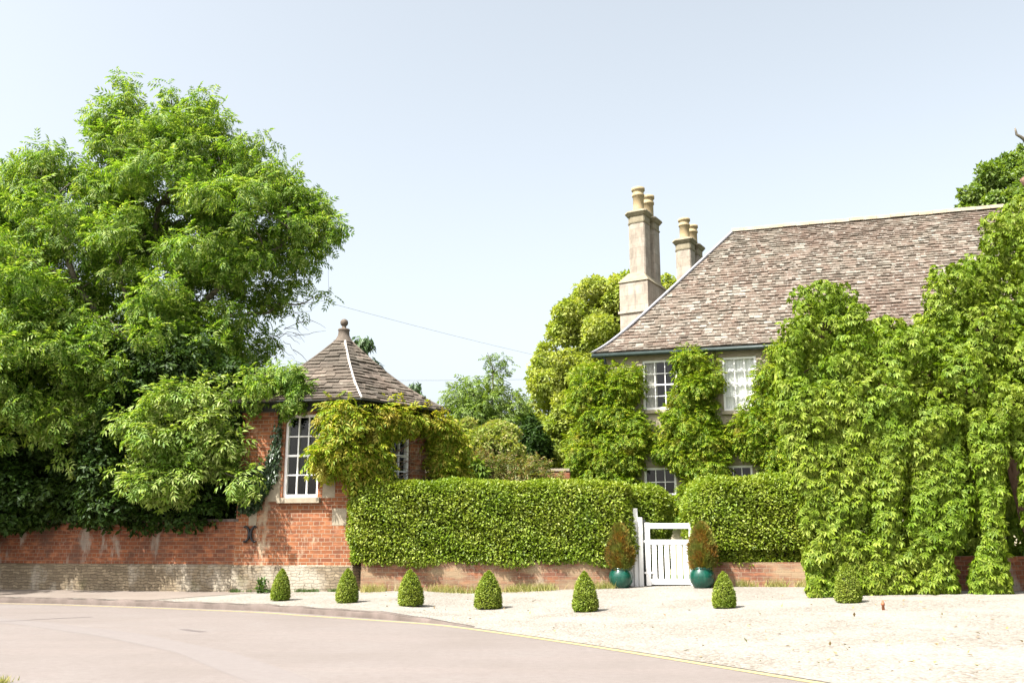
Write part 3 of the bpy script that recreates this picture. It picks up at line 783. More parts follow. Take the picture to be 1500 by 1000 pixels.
# ------------------------------------------------------------------ garden walls
def run_wall(name, label, line, z0, zt, th, brick, plinth=None, cap=None, cat='wall', capmat='quoin'):
    o = thing(name, label, cat, (line[0][0], line[0][1], 0))
    wb, pb, cb = MB(), MB(), MB(); u = 0.0
    line = [np.array([*p, 0.0]) for p in line]
    for a, b in zip(line[:-1], line[1:]):
        U = b - a; L = np.linalg.norm(U); U /= L; N = np.array([U[1], -U[0], 0]); Z = np.array([0, 0, 1.0])
        zb = plinth if plinth else z0
        P = a + Z * zb
        wb.face([P, P + U * L, P + U * L + Z * (zt - zb), P + Z * (zt - zb)], [(u, 0), (u + L, 0), (u + L, zt - zb), (u, zt - zb)])
        Q = P - N * th
        wb.face([Q + U * L, Q, Q + Z * (zt - zb), Q + U * L + Z * (zt - zb)], [(u, 0), (u + L, 0), (u + L, zt - zb), (u, zt - zb)])
        wb.face([P + Z * (zt - zb), P + U * L + Z * (zt - zb), Q + U * L + Z * (zt - zb), Q + Z * (zt - zb)], [(u, 0), (u + L, 0), (u + L, th), (u, th)])
        wb.face([Q, P, P + Z * (zt - zb), Q + Z * (zt - zb)], [(0, 0), (th, 0), (th, zt - zb), (0, zt - zb)])
        wb.face([P + U * L, Q + U * L, Q + U * L + Z * (zt - zb), P + U * L + Z * (zt - zb)], [(0, 0), (th, 0), (th, zt - zb), (0, zt - zb)])
        if plinth:
            P2 = a + N * 0.035 + Z * z0; hh = plinth - z0
            pb.face([P2, P2 + U * L, P2 + U * L + Z * hh, P2 + Z * hh], [(u, 0), (u + L, 0), (u + L, hh), (u, hh)])
            pb.face([P2 + Z * hh, P2 + U * L + Z * hh, a + U * L + Z * (plinth + 0.02), a + Z * (plinth + 0.02)], [(u, hh), (u + L, hh), (u + L, hh + .03), (u, hh + .03)])
        if cap:
            s = 0.0
            while s < L:
                e = min(L, s + random.uniform(0.45, 0.8)); h_ = cap * random.uniform(0.8, 1.2)
                cb.box(a + U * (s + 0.004) + N * 0.025 + Z * (zt + 0.002), U * (e - s - 0.008), -N * (th + 0.05), Z * h_); s = e
        u += L
    wb.build('brickwork', M[brick], o)
    if plinth: pb.build('plinth', M['rubble'], o)
    if cap: cb.build('coping', M[capmat], o)
    return o
ZW = at(150, 765, 19.3)[2]
gw = run_wall('garden_wall', 'long weathered red brick wall on a rubble stone plinth under the overhanging tree', WL[:-1] + [(LF[0][0] + 0.06, LF[0][1] + 0.006)], 0.02, ZW, 0.34, 'brick', MID + 0.012, 0.05, 'wall', 'kerb')
# wall tie: two iron curves back to back on the brickwork
a_ = np.array([*WL[1], 0.0]); b_ = np.array([LF[0][0], LF[0][1], 0]); Un = nrm(b_ - a_); Nn = np.array([Un[1], -Un[0], 0])
PA, PU, PN = LF[0], nrm(LF[1] - LF[0]), None
PN = np.array([PU[1], -PU[0], 0])
tc = onplane(367, 782, PA, PN) + PN * 0.03
mt = MB()
for s in (-1, 1):
    pts = []
    for t in np.linspace(-1, 1, 15):
        x = s * (0.018 + 0.085 * abs(t) ** 2.6); z = 0.165 * t - (0.02 * (abs(t) ** 8)) * np.sign(t)
        pts.append(tc + PU * x + np.array([0, 0, z]))
    mt.tube(pts, [0.02 + 0.008 * (1 - abs(t)) for t in np.linspace(-1, 1, 15)], 8)
    for t in (-1, 1):
        e = tc + PU * s * 0.115 + np.array([0, 0, 0.135 * t]); mt.lathe([(0.0, -0.018), (0.02, -0.01), (0.02, 0.01), (0.0, 0.018)], e, 10)
mt.beam(tc - PN * 0.03, tc + PN * 0.028, 0.035, 0.035)
tie = mt.build('wall_tie', M['iron'], pav, True)

LW = [(-2.78, 18.08), (2.12, 18.37)]
zlw = at(700, 824, 18.7)[2]
lw = run_wall('low_garden_wall', 'low weathered brick wall with limy patches under the long clipped hedge', LW, 0.1, zlw + 0.03, 0.3, 'brick3')
RW = [(3.52, 18.06), (5.5, 17.75)]
rw_ = run_wall('low_garden_wall', 'short low red brick wall under the hedge right of the white gate', RW, 0.1, zlw + 0.02, 0.3, 'brick3')
CW = [(5.505, 17.745), (7.3, 16.2), (14, 15.6)]
cw_ = run_wall('low_garden_wall', 'shaded brick wall at the foot of the hanging creeper', CW, 0.1, 0.85, 0.3, 'brick')
bw = run_wall('kitchen_garden_wall', 'distant red brick wall glimpsed above the hedge left of the house', [(-3.5, 26.6), (1.55, 25.9)], 0.2, at(800, 690, 26)[2], 0.34, 'brick', None, 0.06)

# ------------------------------------------------------------------ hedges
def hedge(name, label, boxes, dens, base, shear=0.0):
    o = thing(name, label, 'hedge', base); Ps, Ns = [], []
    core = MB()
    for bi, (lo, hi, rd) in enumerate(boxes):
        lo, hi = np.array(lo), np.array(hi); s = hi - lo
        area = 2 * (s[0] * s[1] + s[1] * s[2] + s[0] * s[2]); n = int(area * dens)
        ar = np.array([s[1] * s[2], s[1] * s[2], s[0] * s[2], s[0] * s[2], s[0] * s[1], s[0] * s[1] * 0.4])
        f = rng.choice(6, n, p=ar / ar.sum()); p = lo + rng.uniform(0, 1, (n, 3)) * s
        for k in range(6):
            m = f == k; ax = k // 2; p[m, ax] = [lo, hi][(k + (1 if k >= 4 else 0)) % 2][ax] if k < 4 else (hi[2] if k == 4 else lo[2])
        q = np.clip(p, lo + rd, hi - rd); q[:, 2] = np.clip(p[:, 2], lo[2] + 0.12, hi[2] - rd)
        N = nrm(p - q + 1e-6); P = q + N * np.where(p[:, 2] < lo[2] + 0.3, min(rd, 0.3), rd)[:, None]
        P[:, 2] = np.maximum(P[:, 2], lo[2])
        wv = 0.045 * np.sin(P[:, 0] * 3.1 + P[:, 2] * 2) + 0.035 * np.sin(P[:, 0] * 7.3 + P[:, 2] * 5.1 + P[:, 1] * 3) + 0.02 * np.sin(P[:, 2] * 11 + P[:, 0] * 4)
        P = P + N * (wv * np.where(N[:, 2] > 0.5, 0.45, 0.9) + rng.uniform(0, 1, n) ** 1.6 * -0.17 + 0.03)[:, None]
        keep = np.ones(n, bool)
        for bj, (l2, h2, r2) in enumerate(boxes):
            if bj != bi: keep &= ~np.all((P > np.array(l2) + 0.1) & (P < np.array(h2) - 0.1), axis=1)
        sh = lambda x: shear * (x - boxes[0][0][0]) if bi == 0 else 0.0
        if bi == 0: P[:, 1] += shear * (P[:, 0] - lo[0])
        Ps.append(P[keep]); Ns.append(N[keep])
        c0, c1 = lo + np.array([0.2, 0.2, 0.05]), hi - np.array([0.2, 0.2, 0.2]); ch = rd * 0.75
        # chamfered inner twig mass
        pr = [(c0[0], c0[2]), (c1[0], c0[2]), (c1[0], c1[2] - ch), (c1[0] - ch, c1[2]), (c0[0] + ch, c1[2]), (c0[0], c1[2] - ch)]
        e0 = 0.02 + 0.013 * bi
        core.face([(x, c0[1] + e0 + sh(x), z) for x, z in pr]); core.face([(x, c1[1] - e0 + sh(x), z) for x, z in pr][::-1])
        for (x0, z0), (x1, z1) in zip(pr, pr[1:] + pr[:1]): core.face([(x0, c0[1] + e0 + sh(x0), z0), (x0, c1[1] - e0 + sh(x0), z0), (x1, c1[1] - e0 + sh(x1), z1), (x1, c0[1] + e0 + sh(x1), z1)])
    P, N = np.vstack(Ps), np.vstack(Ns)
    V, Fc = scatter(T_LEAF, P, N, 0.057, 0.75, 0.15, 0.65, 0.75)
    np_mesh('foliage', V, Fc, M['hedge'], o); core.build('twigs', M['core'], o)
    return o
zb = at(700, 824, 18.5)[2]; zt_ = at(720, 706, 18.5)[2]
xl, xr = at(511, 760, 18.1)[0], at(929, 760, 18.4)[0]
hedge('clipped_hedge', 'long clipped bright green hedge between the pavilion and the white gate', [((xl, 18.0, zb), (xr, 19.3, zt_), 0.26), ((xr - 0.9, 19.0, 0.3), (at(968, 760, 20.5)[0], 21.6, zt_ - 0.02), 0.42)], 2700, (0, 19, 0.27), 0.06)
xl2, xr2 = at(1016, 760, 18.2)[0], at(1200, 760, 17.9)[0]
hedge('clipped_hedge', 'short clipped hedge with rounded shoulder between the gate and the hanging creeper', [((xl2, 17.9, zb - 0.04), (xr2, 19.4, at(1100, 697, 18)[2]), 0.42)], 2700, (4.5, 18.6, 0.27))

# ------------------------------------------------------------------ gate and side boards
YG = 18.42
def build_gate():
    zg = gp(980, 857)[2]; a = at(947.5, 857, YG); b = at(1019, 857, YG); zt = at(980, 765, YG)[2]; z0 = zg + 0.02
    U = np.array([1, 0, 0.0]); wd = b[0] - a[0]; h = zt - z0
    o = thing('garden_gate', 'white painted wooden picket gate with open top rail between two green pots', 'gate', (a[0], YG, zg))
    fr = MB(); bx = lambda u, z, du, dz, y, dy: fr.box((a[0] + u, YG + y, z0 + z), (du, 0, 0), (0, dy, 0), (0, 0, dz))
    sw = 0.085
    for u in (0, wd - sw):
        fr = MB(); bx(u, -0.02, sw, h + 0.02, 0, 0.06); fr.build('stile', M['white'], o)
    for z, dz in ((h - 0.11, 0.10), (h - 0.41, 0.095), (0.0, 0.10)):
        fr = MB(); bx(sw, z, wd - 2 * sw, dz, 0.006, 0.045); fr.build('rail', M['white'], o)
    n = 6; iw = wd - 2 * sw; pw = 0.083; gap = (iw - n * pw) / (n + 1)
    for k in range(n):
        fr = MB(); bx(sw + gap + k * (pw + gap), 0.102, pw, h - 0.41 - 0.104, 0.014, 0.028); fr.build('picket', M['white'], o)
    for z in (0.2, h - 0.36):
        hg = MB(); hg.box((a[0] - 0.035, YG - 0.006, z0 + z), (0.18, 0, 0), (0, 0.005, 0), (0, 0, 0.03)); hg.build('hinge', M['white'], o)
build_gate()
def build_boards():
    zg = gp(930, 858)[2]; o = thing('board_screen', 'narrow white boarded screen standing between the hedge end and the gate', 'screen', (*at(934, 858, 18.3)[:2], zg))
    for px0, px1, top, y in ((924, 930, 754, 18.53), (930.4, 937, 744, 18.50), (937.4, 943.8, 757, 18.47)):
        a, b = at(px0, 858, y), at(px1, 858, y); zt = at(px0, top, y)[2]; mb = MB()
        mb.box((a[0], y, zg - 0.02), (b[0] - a[0], 0.03, 0), (-0.02, 0.05, 0), (0, 0, zt - zg + 0.02)); mb.build('board', M['white'], o)
    p = at(945.6, 858, 18.5); mb = MB(); mb.box((p[0] - 0.03, 18.5, zg - 0.02), (0.06, 0, 0), (0, 0.08, 0), (0, 0, 1.25)); mb.build('post', M['soffit'], o)  # dark strip standing in for the dark gap between boards and gate
build_boards()

# ------------------------------------------------------------------ pots with browning conifers
def pot(px, label):
    p = gp(px, 860.5); o = thing('glazed_pot', label, 'pot', p)
    mb = MB(); s = 0.225
    mb.lathe([(0.0, 0.0), (0.62 * s, 0.0), (0.70 * s, 0.02), (0.92 * s, 0.10), (1.0 * s, 0.19), (0.95 * s, 0.26), (0.80 * s, 0.315), (0.78 * s, 0.325), (0.84 * s, 0.335), (0.84 * s, 0.355), (0.78 * s, 0.358), (0.72 * s, 0.34), (0.72 * s, 0.26), (0, 0.26)], p, 40)
    mb.build('body', M['glaze'], o, True)
    sm = MB(); sm.lathe([(0, 0.315), (0.70 * s, 0.31)], p, 24); sm.build('soil', M['soil'], o)
    return p
def conifer(p, label, px, wd, top, sd):
    r = np.random.default_rng(sd); zt = at(px, top, p[1])[2]; z0 = p[2] + 0.30; H = zt - z0; c = at(px, 800, p[1]); cx, cy = c[0], p[1]
    o = thing('potted_conifer', label, 'conifer', (p[0], p[1], z0)); n = 5200; t = r.beta(1.1, 1.25, n); a = r.uniform(0, 2 * math.pi, n)
    prof = lambda t: wd * np.clip(np.sin(np.pi * np.clip(0.14 + 0.86 * t, 0, 1)) ** 0.75 * (1.12 - 0.35 * t), 0.06, 2)
    lump = 1 + 0.16 * np.sin(a * 5 + t * 9) + 0.10 * np.sin(a * 9 - t * 17)
    rr = prof(t) * lump * (1 - 0.4 * r.uniform(0, 1, n) ** 2); ax = p[0] + (cx - p[0]) * np.clip(t * 3, 0, 1)
    P = np.stack([ax + rr * np.cos(a), cy + rr * np.sin(a), z0 + t * H], 1); N = np.stack([np.cos(a), np.sin(a), 0.3 + 0 * a], 1)
    V, Fc = scatter(T_NEED, P, nrm(N), 0.07, 0.5, -0.95, 0.28, 0.3, r); np_mesh('foliage', V, Fc, M['rustcon'], o)
    mb = MB(); mb.tube([(p[0], p[1], z0 - 0.02), (p[0], p[1], z0 + 0.2), (cx, cy, z0 + H * 0.8)], [0.03, 0.025, 0.008], 8); mb.build('stem', M['bark2'], o, True)
    core = MB(); core.lathe([(0.0, 0.08)] + [(float(prof(np.array(t))) * 0.72, t * H) for t in np.linspace(0.1, 0.92, 10)] + [(0, H * 0.95)], (cx, cy, z0), 14); core.build('twigs', M['core'], o, True)
p1 = pot(910, 'glossy green round pot left of the gate in front of the hedge end')
conifer(p1, 'orange brown egg shaped conifer in the green pot left of the gate', 907, 0.205, 770, 11)
p2 = pot(1029, 'glossy green round pot right of the gate before the short brick wall')
conifer(p2, 'rusty green flame shaped conifer in the green pot right of the gate', 1028, 0.19, 770, 12)

# ------------------------------------------------------------------ clipped box cones
def box_cone():
    o = thing('topiary_cone', 'x', 'topiary', (0, 0, 0), 'clipped box cones along the edge of the gravel'); r = np.random.default_rng(5)
    prof = lambda t: 0.172 * np.interp(t, [0, 0.06, 0.2, 0.45, 0.7, 0.88, 0.97, 1.0], [0.86, 0.98, 1.0, 0.90, 0.66, 0.36, 0.14, 0.02])
    n = 5200; t = r.uniform(0, 1, n) ** 1.35; a = r.uniform(0, 2 * math.pi, n); rr = prof(t) * (1 + 0.035 * np.sin(a * 6 + t * 11)) - r.uniform(0, 0.022, n)
    P = np.stack([rr * np.cos(a), rr * np.sin(a), 0.012 + t * 0.49], 1); N = nrm(np.stack([np.cos(a), np.sin(a), 0.35 + 0.9 * t], 1))
    V, Fc = scatter(T_LEAF, P, N, 0.027, 0.7, -0.1, 0.6, 0.7, r); np_mesh('foliage', V, Fc, M['box'], o)
    core = MB(); core.lathe([(0, 0.02)] + [(float(prof(np.array(t))) - 0.028, 0.02 + t * 0.47) for t in np.linspace(0.02, 0.9, 10)] + [(0, 0.46)], (0, 0, 0), 20); core.build('twigs', M['core'], o, True)
    st = MB(); st.tube([(0, 0, -0.03), (0, 0, 0.1)], [0.018, 0.016], 7); st.build('stem', M['bark2'], o)
    return o
cone0 = box_cone()
cones = [(410, 879, 43, 27, 'small clipped box cone beside the dark weed at the stone plinth'),
         (508, 882, 46, 31, 'clipped box cone in front of the right corner of the brick pavilion'),
         (602, 887, 49, 36, 'clipped box cone before the left end of the long hedge wall, second of three there'),
         (715, 891, 51, 39, 'clipped box cone before the middle of the long hedge'),
         (858, 895, 54, 36, 'tall narrow clipped box cone nearest the road, left of the left green pot'),
         (1061, 890, 49, 33, 'clipped box cone just right of the right green pot'),
         (1243, 882, 54, 36, 'clipped box cone against the foot of the hanging creeper')]
cones[2] = (*cones[2][:4], 'clipped box cone before the left end of the long clipped hedge')
for i, (px, py, hpx, wpx, lab) in enumerate(cones):
    if i == 0: o = cone0
    else:
        o = cone0.copy(); COL.objects.link(o)
        for ch in list(cone0.children):
            c = ch.copy(); COL.objects.link(c); c.parent = o
    p = gp(px, py); o.location = p; k = 1385.0 / p[1]
    o.scale = (wpx / k / 0.355, wpx / k / 0.355, hpx / k / 0.508); o.rotation_euler = (0.035 * math.sin(i * 2.1), 0.04 * math.sin(i * 3.7 + 1), i * 1.3); o['label'] = lab

# ------------------------------------------------------------------ the house
def build_house():
    al = math.radians(16.0); d = np.array([math.cos(al), -math.sin(al), 0]); n = np.array([math.sin(al), math.cos(al), 0]); Z = np.array([0, 0, 1.0])
    E = at(868, 517, 28.0); ze = E[2]; E0 = np.array([E[0], E[1], 0]); gz0 = 0.2
    # half depth so that the ridge end falls where the photo has it
    best = None
    for Q in np.linspace(2.5, 6, 351):
        p = E0 + d * Q + n * Q; y = p[1]; px = 750 + p[0] * F * (CT - (500 - 337) / F * ST) / y
        if best is None or abs(px - 1076) < best[0]: best = (abs(px - 1076), Q)
    Q = best[1]; Rp = E0 + d * Q + n * Q; zr = at(1076, 337, Rp[1])[2]; rise = zr - ze; Lr = 17.0
    o = thing('stone_house', 'cream stone country house with steep stone slate hipped roof and clipped climber between sash windows', 'house', (E[0], E[1], gz0))
    ov = 0.24; A = E0 + n * ov + d * 0.30 + Z * gz0; N = -n; L = Lr; H = ze - gz0 - 0.02
    wall = MB(); holes = []
    specs = [(943, 601, 991, 526, [(0.0, 0.40, 'linen')], 'upper sash window with drawn grey curtain'), (1061, 602, 1107, 521, [(0.0, 1.0, 'curtain')], 'upper sash window with closed white curtains'),
             (946, 764, 990, 684, None, 'lower sash window with dark panes'), (1062, 762, 1102, 681, None, 'lower sash window mostly behind the hedge')]
    for x0, y0, x1, y1, cu, lb in specs:
        p, q = onplane(x0, y0, A, N), onplane(x1, y1, A, N); holes.append((np.dot(p - A, d), p[2] - gz0, np.dot(q - p, d), q[2] - p[2]))
    wall_face(wall, A, d, L - 0.6, H, holes, N, 0, 0, 0.10)
    B = A + n * (2 * Q - 2 * ov)
    wall_face(wall, B, -n, 2 * Q - 2 * ov, H, [], -d); wall_face(wall, B + d * (L - 0.6), -d, L - 0.6, H, [], n); wall_face(wall, A + d * (L - 0.6), n, 2 * Q - 2 * ov, H, [], d)
    wall.build('wall', M['ashlar'], o)
    fl = MB(); fl.face([A + Z * 0.05, A + d * (L - 0.6) + Z * 0.05, B + d * (L - 0.6) + Z * 0.05, B + Z * 0.05]); fl.face([A + Z * 3.4 + n * 0.3, A + d * (L - 0.6) + Z * 3.4 + n * 0.3, B + d * (L - 0.6) + Z * 3.4, B + Z * 3.4]); fl.build('floor', M['plaster'], o)
    part_ = MB(); part_.face([A + n * 2.2, A + n * 2.2 + d * (L - 0.6), A + n * 2.2 + d * (L - 0.6) + Z * H, A + n * 2.2 + Z * H]); part_.build('inner_wall', M['plaster'], o)
    for h, s in zip(holes, specs):
        window(o, A + d * h[0] + Z * h[1], d, N, h[2], h[3], 3, 4, 'window', None, 'ashlar', s[4], -0.02, 0.06, s[5])
    for h in holes:
        tr = MB(); P = A + d * (h[0] - 0.16) + Z * h[1]
        tr.box(P - n * 0.0 + n * 0.02, d * 0.155, -n * 0.05, Z * (h[3] + 0.16)); tr.box(P + d * (0.165 + h[2]) + n * 0.02, d * 0.155, -n * 0.05, Z * (h[3] + 0.16)); tr.box(P + d * 0.157 + Z * (h[3] + 0.005) + n * 0.02, d * (h[2] + 0.006), -n * 0.047, Z * 0.155)
        tr.build('architrave', M['quoin'], o)
    # roof
    g = lambda x: x + 0.06 * (math.exp(-x / 0.12) - 1 + x)
    P = lambda u, q: E0 + d * u + n * q                                  # u along, q inwards
    Lf = lambda t: P(Q * t, Q * t) + Z * (ze + rise * g(t)); Rf = lambda t: P(L, Q * t) + Z * (ze + rise * g(t))
    Lb = lambda t: P(Q * t, 2 * Q - Q * t) + Z * (ze + rise * g(t)); Rb = lambda t: P(L, 2 * Q - Q * t) + Z * (ze + rise * g(t))
    nc = 48; st = np.linspace(1.45, 0.75, nc); tl = np.concatenate([[0], np.cumsum(st) / st.sum()])
    rf, sl = MB(), MB(); r = np.random.default_rng(9)
    for a, b in zip(tl[:-1], tl[1:]):
        rf.face([Lf(a), Rf(a), Rf(b), Lf(b)]); rf.face([Rb(a), Lb(a), Lb(b), Rb(b)]); rf.face([Lb(a), Lf(a), Lf(b), Lb(b)]); rf.face([Rf(a), Rb(a), Rb(b), Rf(b)])
    dz = np.array([0, 0, -0.004]); rf.v = [tuple(np.array(v) + dz) for v in rf.v]
    roof = rf.build('roof', M['under'], o)
    slope = lambda t: nrm(np.cross(d, Lf(min(1, t + 0.03)) - Lf(t) - d * np.dot(Lf(min(1, t + 0.03)) - Lf(t), d)))
    slates(sl, Lf, Rf, tl, slope, 0.09, 0.26, r, 0.034)
    nh = lambda t: nrm(np.cross(-n, (Lf(min(1, t + 0.03)) - Lf(t)) - n * np.dot(Lf(min(1, t + 0.03)) - Lf(t), n)))
    slates(sl, Lb, Lf, tl, nh, 0.2, 0.45, r, 0.026)
    sl.build('roof_slates', M['slate'], roof)
    hp = MB()
    pts = [Lf(t) + Z * 0.035 for t in np.linspace(0, 0.995, 26)]
    for a, b in zip(pts[:-1], pts[1:]): hp.beam(a, b, 0.16, 0.04)
    hp.build('hip_flashing', M['lead'], roof)
    rd = MB(); s = Q - 0.1
    while s < L:
        e = s + 0.42; hh = r.uniform(-0.012, 0.012); prof = [(0.17, -0.09), (0.10, 0.02), (0, 0.075), (-0.10, 0.02), (-0.17, -0.09)]
        for (q0, z0), (q1, z1) in zip(prof[:-1], prof[1:]):
            rd.face([P(s, Q + q0) + Z * (zr + z0 + hh), P(e - 0.008, Q + q0) + Z * (zr + z0 + hh), P(e - 0.008, Q + q1) + Z * (zr + z1 + hh), P(s, Q + q1) + Z * (zr + z1 + hh)])
        rd.face([P(s, Q + q) + Z * (zr + z + hh) for q, z in prof]); s = e
    rd.build('ridge_tile', M['ridge'], roof, recalc=True)
    sf = MB()
    sf.box(P(0.02, 0.02) + Z * (ze - 0.06), d * (L - 0.04), n * (ov + 0.02), Z * 0.05); sf.box(P(0.02, ov + 0.045) + Z * (ze - 0.06), d * 0.28, n * (2 * Q - 2 * ov), Z * 0.05)
    sf.build('eaves_board', M['soffit'], roof)
    gt = MB(); gp_ = [P(-0.02, -0.05) + Z * (ze - 0.10), P(L, -0.05) + Z * (ze - 0.13)]; gt.tube(gp_, 0.06, 10)
    gt.tube([P(0.34, -0.04) + Z * (ze - 0.14), P(0.36, 0.2) + Z * (ze - 0.35), P(0.36, ov - 0.07) + Z * (ze - 0.5), P(0.36, ov - 0.07) + Z * 0.3], 0.04, 8)
    gt.build('gutter', M['gutter'], o, True)
    # chimney stacks on the rear slope
    def stack(pxl, pxr, Y, base_y, sh_y, cap_y, top_y, wsh, rot, seed):
        c = at((pxl + pxr) / 2, sh_y, Y); ca, sa = math.cos(rot), math.sin(rot); x = np.array([ca, sa, 0]); y = np.array([-sa, ca, 0]); zz = lambda py: at(940, py, Y)[2]
        mb = MB(); cp = MB(); ptm = MB(); zb = ze - 0.6; zs, zc, ztp = zz(sh_y), zz(cap_y), zz(top_y)
        bw, bd = wsh * 1.62, wsh * 2.9
        ctr = np.array([c[0], c[1], 0]); corner = ctr - x * bw / 2 - y * bd * 0.32
        mb.box(corner + Z * zb, x * bw, y * bd, Z * (zs - zb))
        zm = zs - (zz(sh_y) - zz(base_y)) * 1.0
        mb.box(corner - x * 0.05 - y * 0.05 + Z * zm, x * (bw + 0.1), y * (bd + 0.1), Z * 0.09)
        # sloping offset
        q0 = [corner - x * 0.04 - y * 0.04, corner + x * (bw + 0.04) - y * 0.04, corner + x * (bw + 0.04) + y * (bd + 0.04), corner - x * 0.04 + y * (bd + 0.04)]
        i = 0.24; q1 = [corner + x * i + y * i, corner + x * (bw - i) + y * i, corner + x * (bw - i) + y * (bd - i), corner + x * i + y * (bd - i)]
        q0 = [q + Z * (zs + 0.002) for q in q0]; q1 = [q + Z * (zs + 0.38) for q in q1]
        ofs = MB()
        for a in range(4): ofs.face([q0[a], q0[(a + 1) % 4], q1[(a + 1) % 4], q1[a]])
        ofs.face(q1); ofs.face(q0[::-1])
        caps = []
        for k in (0, 1):
            cp, ptm = MB(), MB(); caps.append((cp, ptm))
            sc_ = ctr + y * (0.02 + k * wsh * 1.42) - y * bd * 0.32 + y * 0.62 * wsh + y * 0.22 + x * 0.02; hw = wsh / 2; ch = hw * 0.42
            oc = [(-hw, -hw + ch), (-hw + ch, -hw), (hw - ch * 0.3, -hw), (hw, -hw + ch * 0.3), (hw, hw - ch), (hw - ch, hw), (-hw + ch, hw), (-hw, hw - ch)]
            def band(m_, s0, z0, s1, z1):
                a_ = [sc_ + x * u * s0 + y * v * s0 + Z * z0 for u, v in oc]; b_ = [sc_ + x * u * s1 + y * v * s1 + Z * z1 for u, v in oc]
                for e in range(8): m_.face([a_[e], a_[(e + 1) % 8], b_[(e + 1) % 8], b_[e]], [(e * 0.45, z0), (e * 0.45 + 0.45, z0), (e * 0.45 + 0.45, z1), (e * 0.45, z1)])
                m_.face(b_); m_.face(a_[::-1])
            band(mb, 1.0, zs + 0.3, 1.0, zc - 0.30)
            band(cp, 1.06, zc - 0.42, 1.10, zc - 0.37); band(cp, 1.0, zc - 0.372, 1.02, zc - 0.14); band(cp, 1.10, zc - 0.142, 1.34, zc - 0.03); band(cp, 1.36, zc - 0.032, 1.30, zc + 0.03); band(cp, 1.10, zc + 0.028, 0.7, zc + 0.12)
            hp_ = ztp - zc - 0.1; pr = wsh * 0.30
            ptm.lathe([(pr * 1.08, 0), (pr * 1.0, hp_ * 0.05), (pr, hp_ * 0.62), (pr * 1.16, hp_ * 0.64), (pr * 1.16, hp_ * 0.72), (pr * 1.02, hp_ * 0.74), (pr * 1.02, hp_ * 0.86), (pr * 1.24, hp_ * 0.89), (pr * 1.24, hp_), (pr * 0.85, hp_), (pr * 0.8, hp_ * 0.7), (0, hp_ * 0.7)], sc_ + Z * (zc + 0.10), 18)
        ch_ = mb.build('chimney', M['chimney'], o)
        ofs.build('weathering', M['chimcap'], ch_)
        for cp, ptm in caps: cp.build('chimney_cap', M['chimcap'], ch_); ptm.build('chimney_pot', M['clay'], ch_, True)
    stack(922, 953, 33.0, 463, 418, 314, 276, 0.66, math.radians(-30), 1)
    stack(990, 1021, 36.5, 470, 440, 354, 321, 0.66, math.radians(-30), 2)
    return o, A, N, d, ze
house, HA, HN, HD, HZE = build_house()

# ------------------------------------------------------------------ climbers
def wall_surf(A, N, base_off): return lambda px, py, off: onplane(px, py, A, N) + N * (base_off + off)
def climber(name, label, polys, n, per, T, size, mat, base, rmin, rmax, depth, sc_y, group=None, down=0.55, flat=0.7, jit=0.4, bark='bark2', up=0.8, stems=None, out=0.7):
    Cs, Rs = [], []
    for (poly, surf, k) in polys:
        C, R = clumps(poly, sc_y, k, rmin, rmax, depth, flat, 1.0, None, 0, 0.75, surf); Cs.append(C); Rs.append(R)
    C, R = np.vstack(Cs), np.vstack(Rs)
    return plant(name, label, 'climber', np.array(base), C, R, per, T, size, mat, stems, bark, group, out, down, jit, up, 0.6, 0.03, 0.7, 0.4, 'stem', 'foliage')
hs = lambda px, py, off: onplane(px, py, HA, HN) + HN * (0.06 + off * 0.7 + 0.13 * (1 + math.sin(px * 0.085 + py * 0.03 + 1.0) * math.sin(py * 0.105 + px * 0.02)))
wg = 'climbers trained up the house front'
wp = [([(838, 560), (852, 540), (880, 530), (905, 534), (925, 526), (938, 545), (938, 606), (956, 628), (954, 660), (944, 677), (936, 690), (934, 725), (835, 725), (840, 680), (832, 655), (848, 615), (840, 585)], 72, 'broad mass of wisteria covering the left corner of the house', 893),
      ([(988, 514), (1015, 508), (1042, 519), (1054, 530), (1054, 600), (1074, 625), (1066, 665), (1060, 700), (1070, 730), (1010, 765), (978, 760), (990, 735), (998, 705), (978, 677), (952, 662), (954, 622), (984, 606), (996, 560)], 78, 'central column of wisteria between the two upper windows of the house', 1020),
      ([(1110, 540), (1122, 512), (1160, 495), (1185, 520), (1190, 720), (1112, 715), (1110, 690), (1112, 672), (1078, 664), (1070, 630), (1085, 600), (1108, 588)], 66, 'wisteria between the curtained upper window and the hanging creeper', 1130)]
for poly, k, lab, px in wp:
    b = onplane(px, 760, HA, HN); b[2] = 0.27; b = b + HN * 0.15
    mid = onplane(px, 640, HA, HN) + HN * 0.12; top = onplane(px + 5, 545, HA, HN) + HN * 0.12
    st = [(stem([b, (b + mid) / 2, mid, top], 8, 0.05), 0.07, 0.03)]
    climber('wisteria', lab, [(poly, hs, k)], k, k * 150, T_WIST, 0.23, 'wist', b, 0.22, 0.40, 0.35, 28, wg, 0.35, 0.6, 0.35, 'bark2', 1.1, st)
U2 = nrm(PW[1] - PW[0]); N2 = np.array([U2[1], -U2[0], 0])
s1, s2 = wall_surf(PW[0], PN, 0.10), wall_surf(PW[0], N2, 0.08)
b = PW[0] + U2 * 0.3 + N2 * 0.05; b[2] = 0.27
zv = lambda z: np.array([b[0], b[1], z])
pst = [(stem([b, zv(1.5), zv(2.4), zv(3.3)], 8, 0.02), 0.028, 0.015), (stem([s1(525, 625, 0), s1(500, 620, 0), s1(478, 630, 0)], 7, 0.02), 0.02, 0.012), (stem([s2(540, 620, 0), s2(580, 612, 0), s2(625, 618, 0)], 7, 0.02), 0.02, 0.012)]
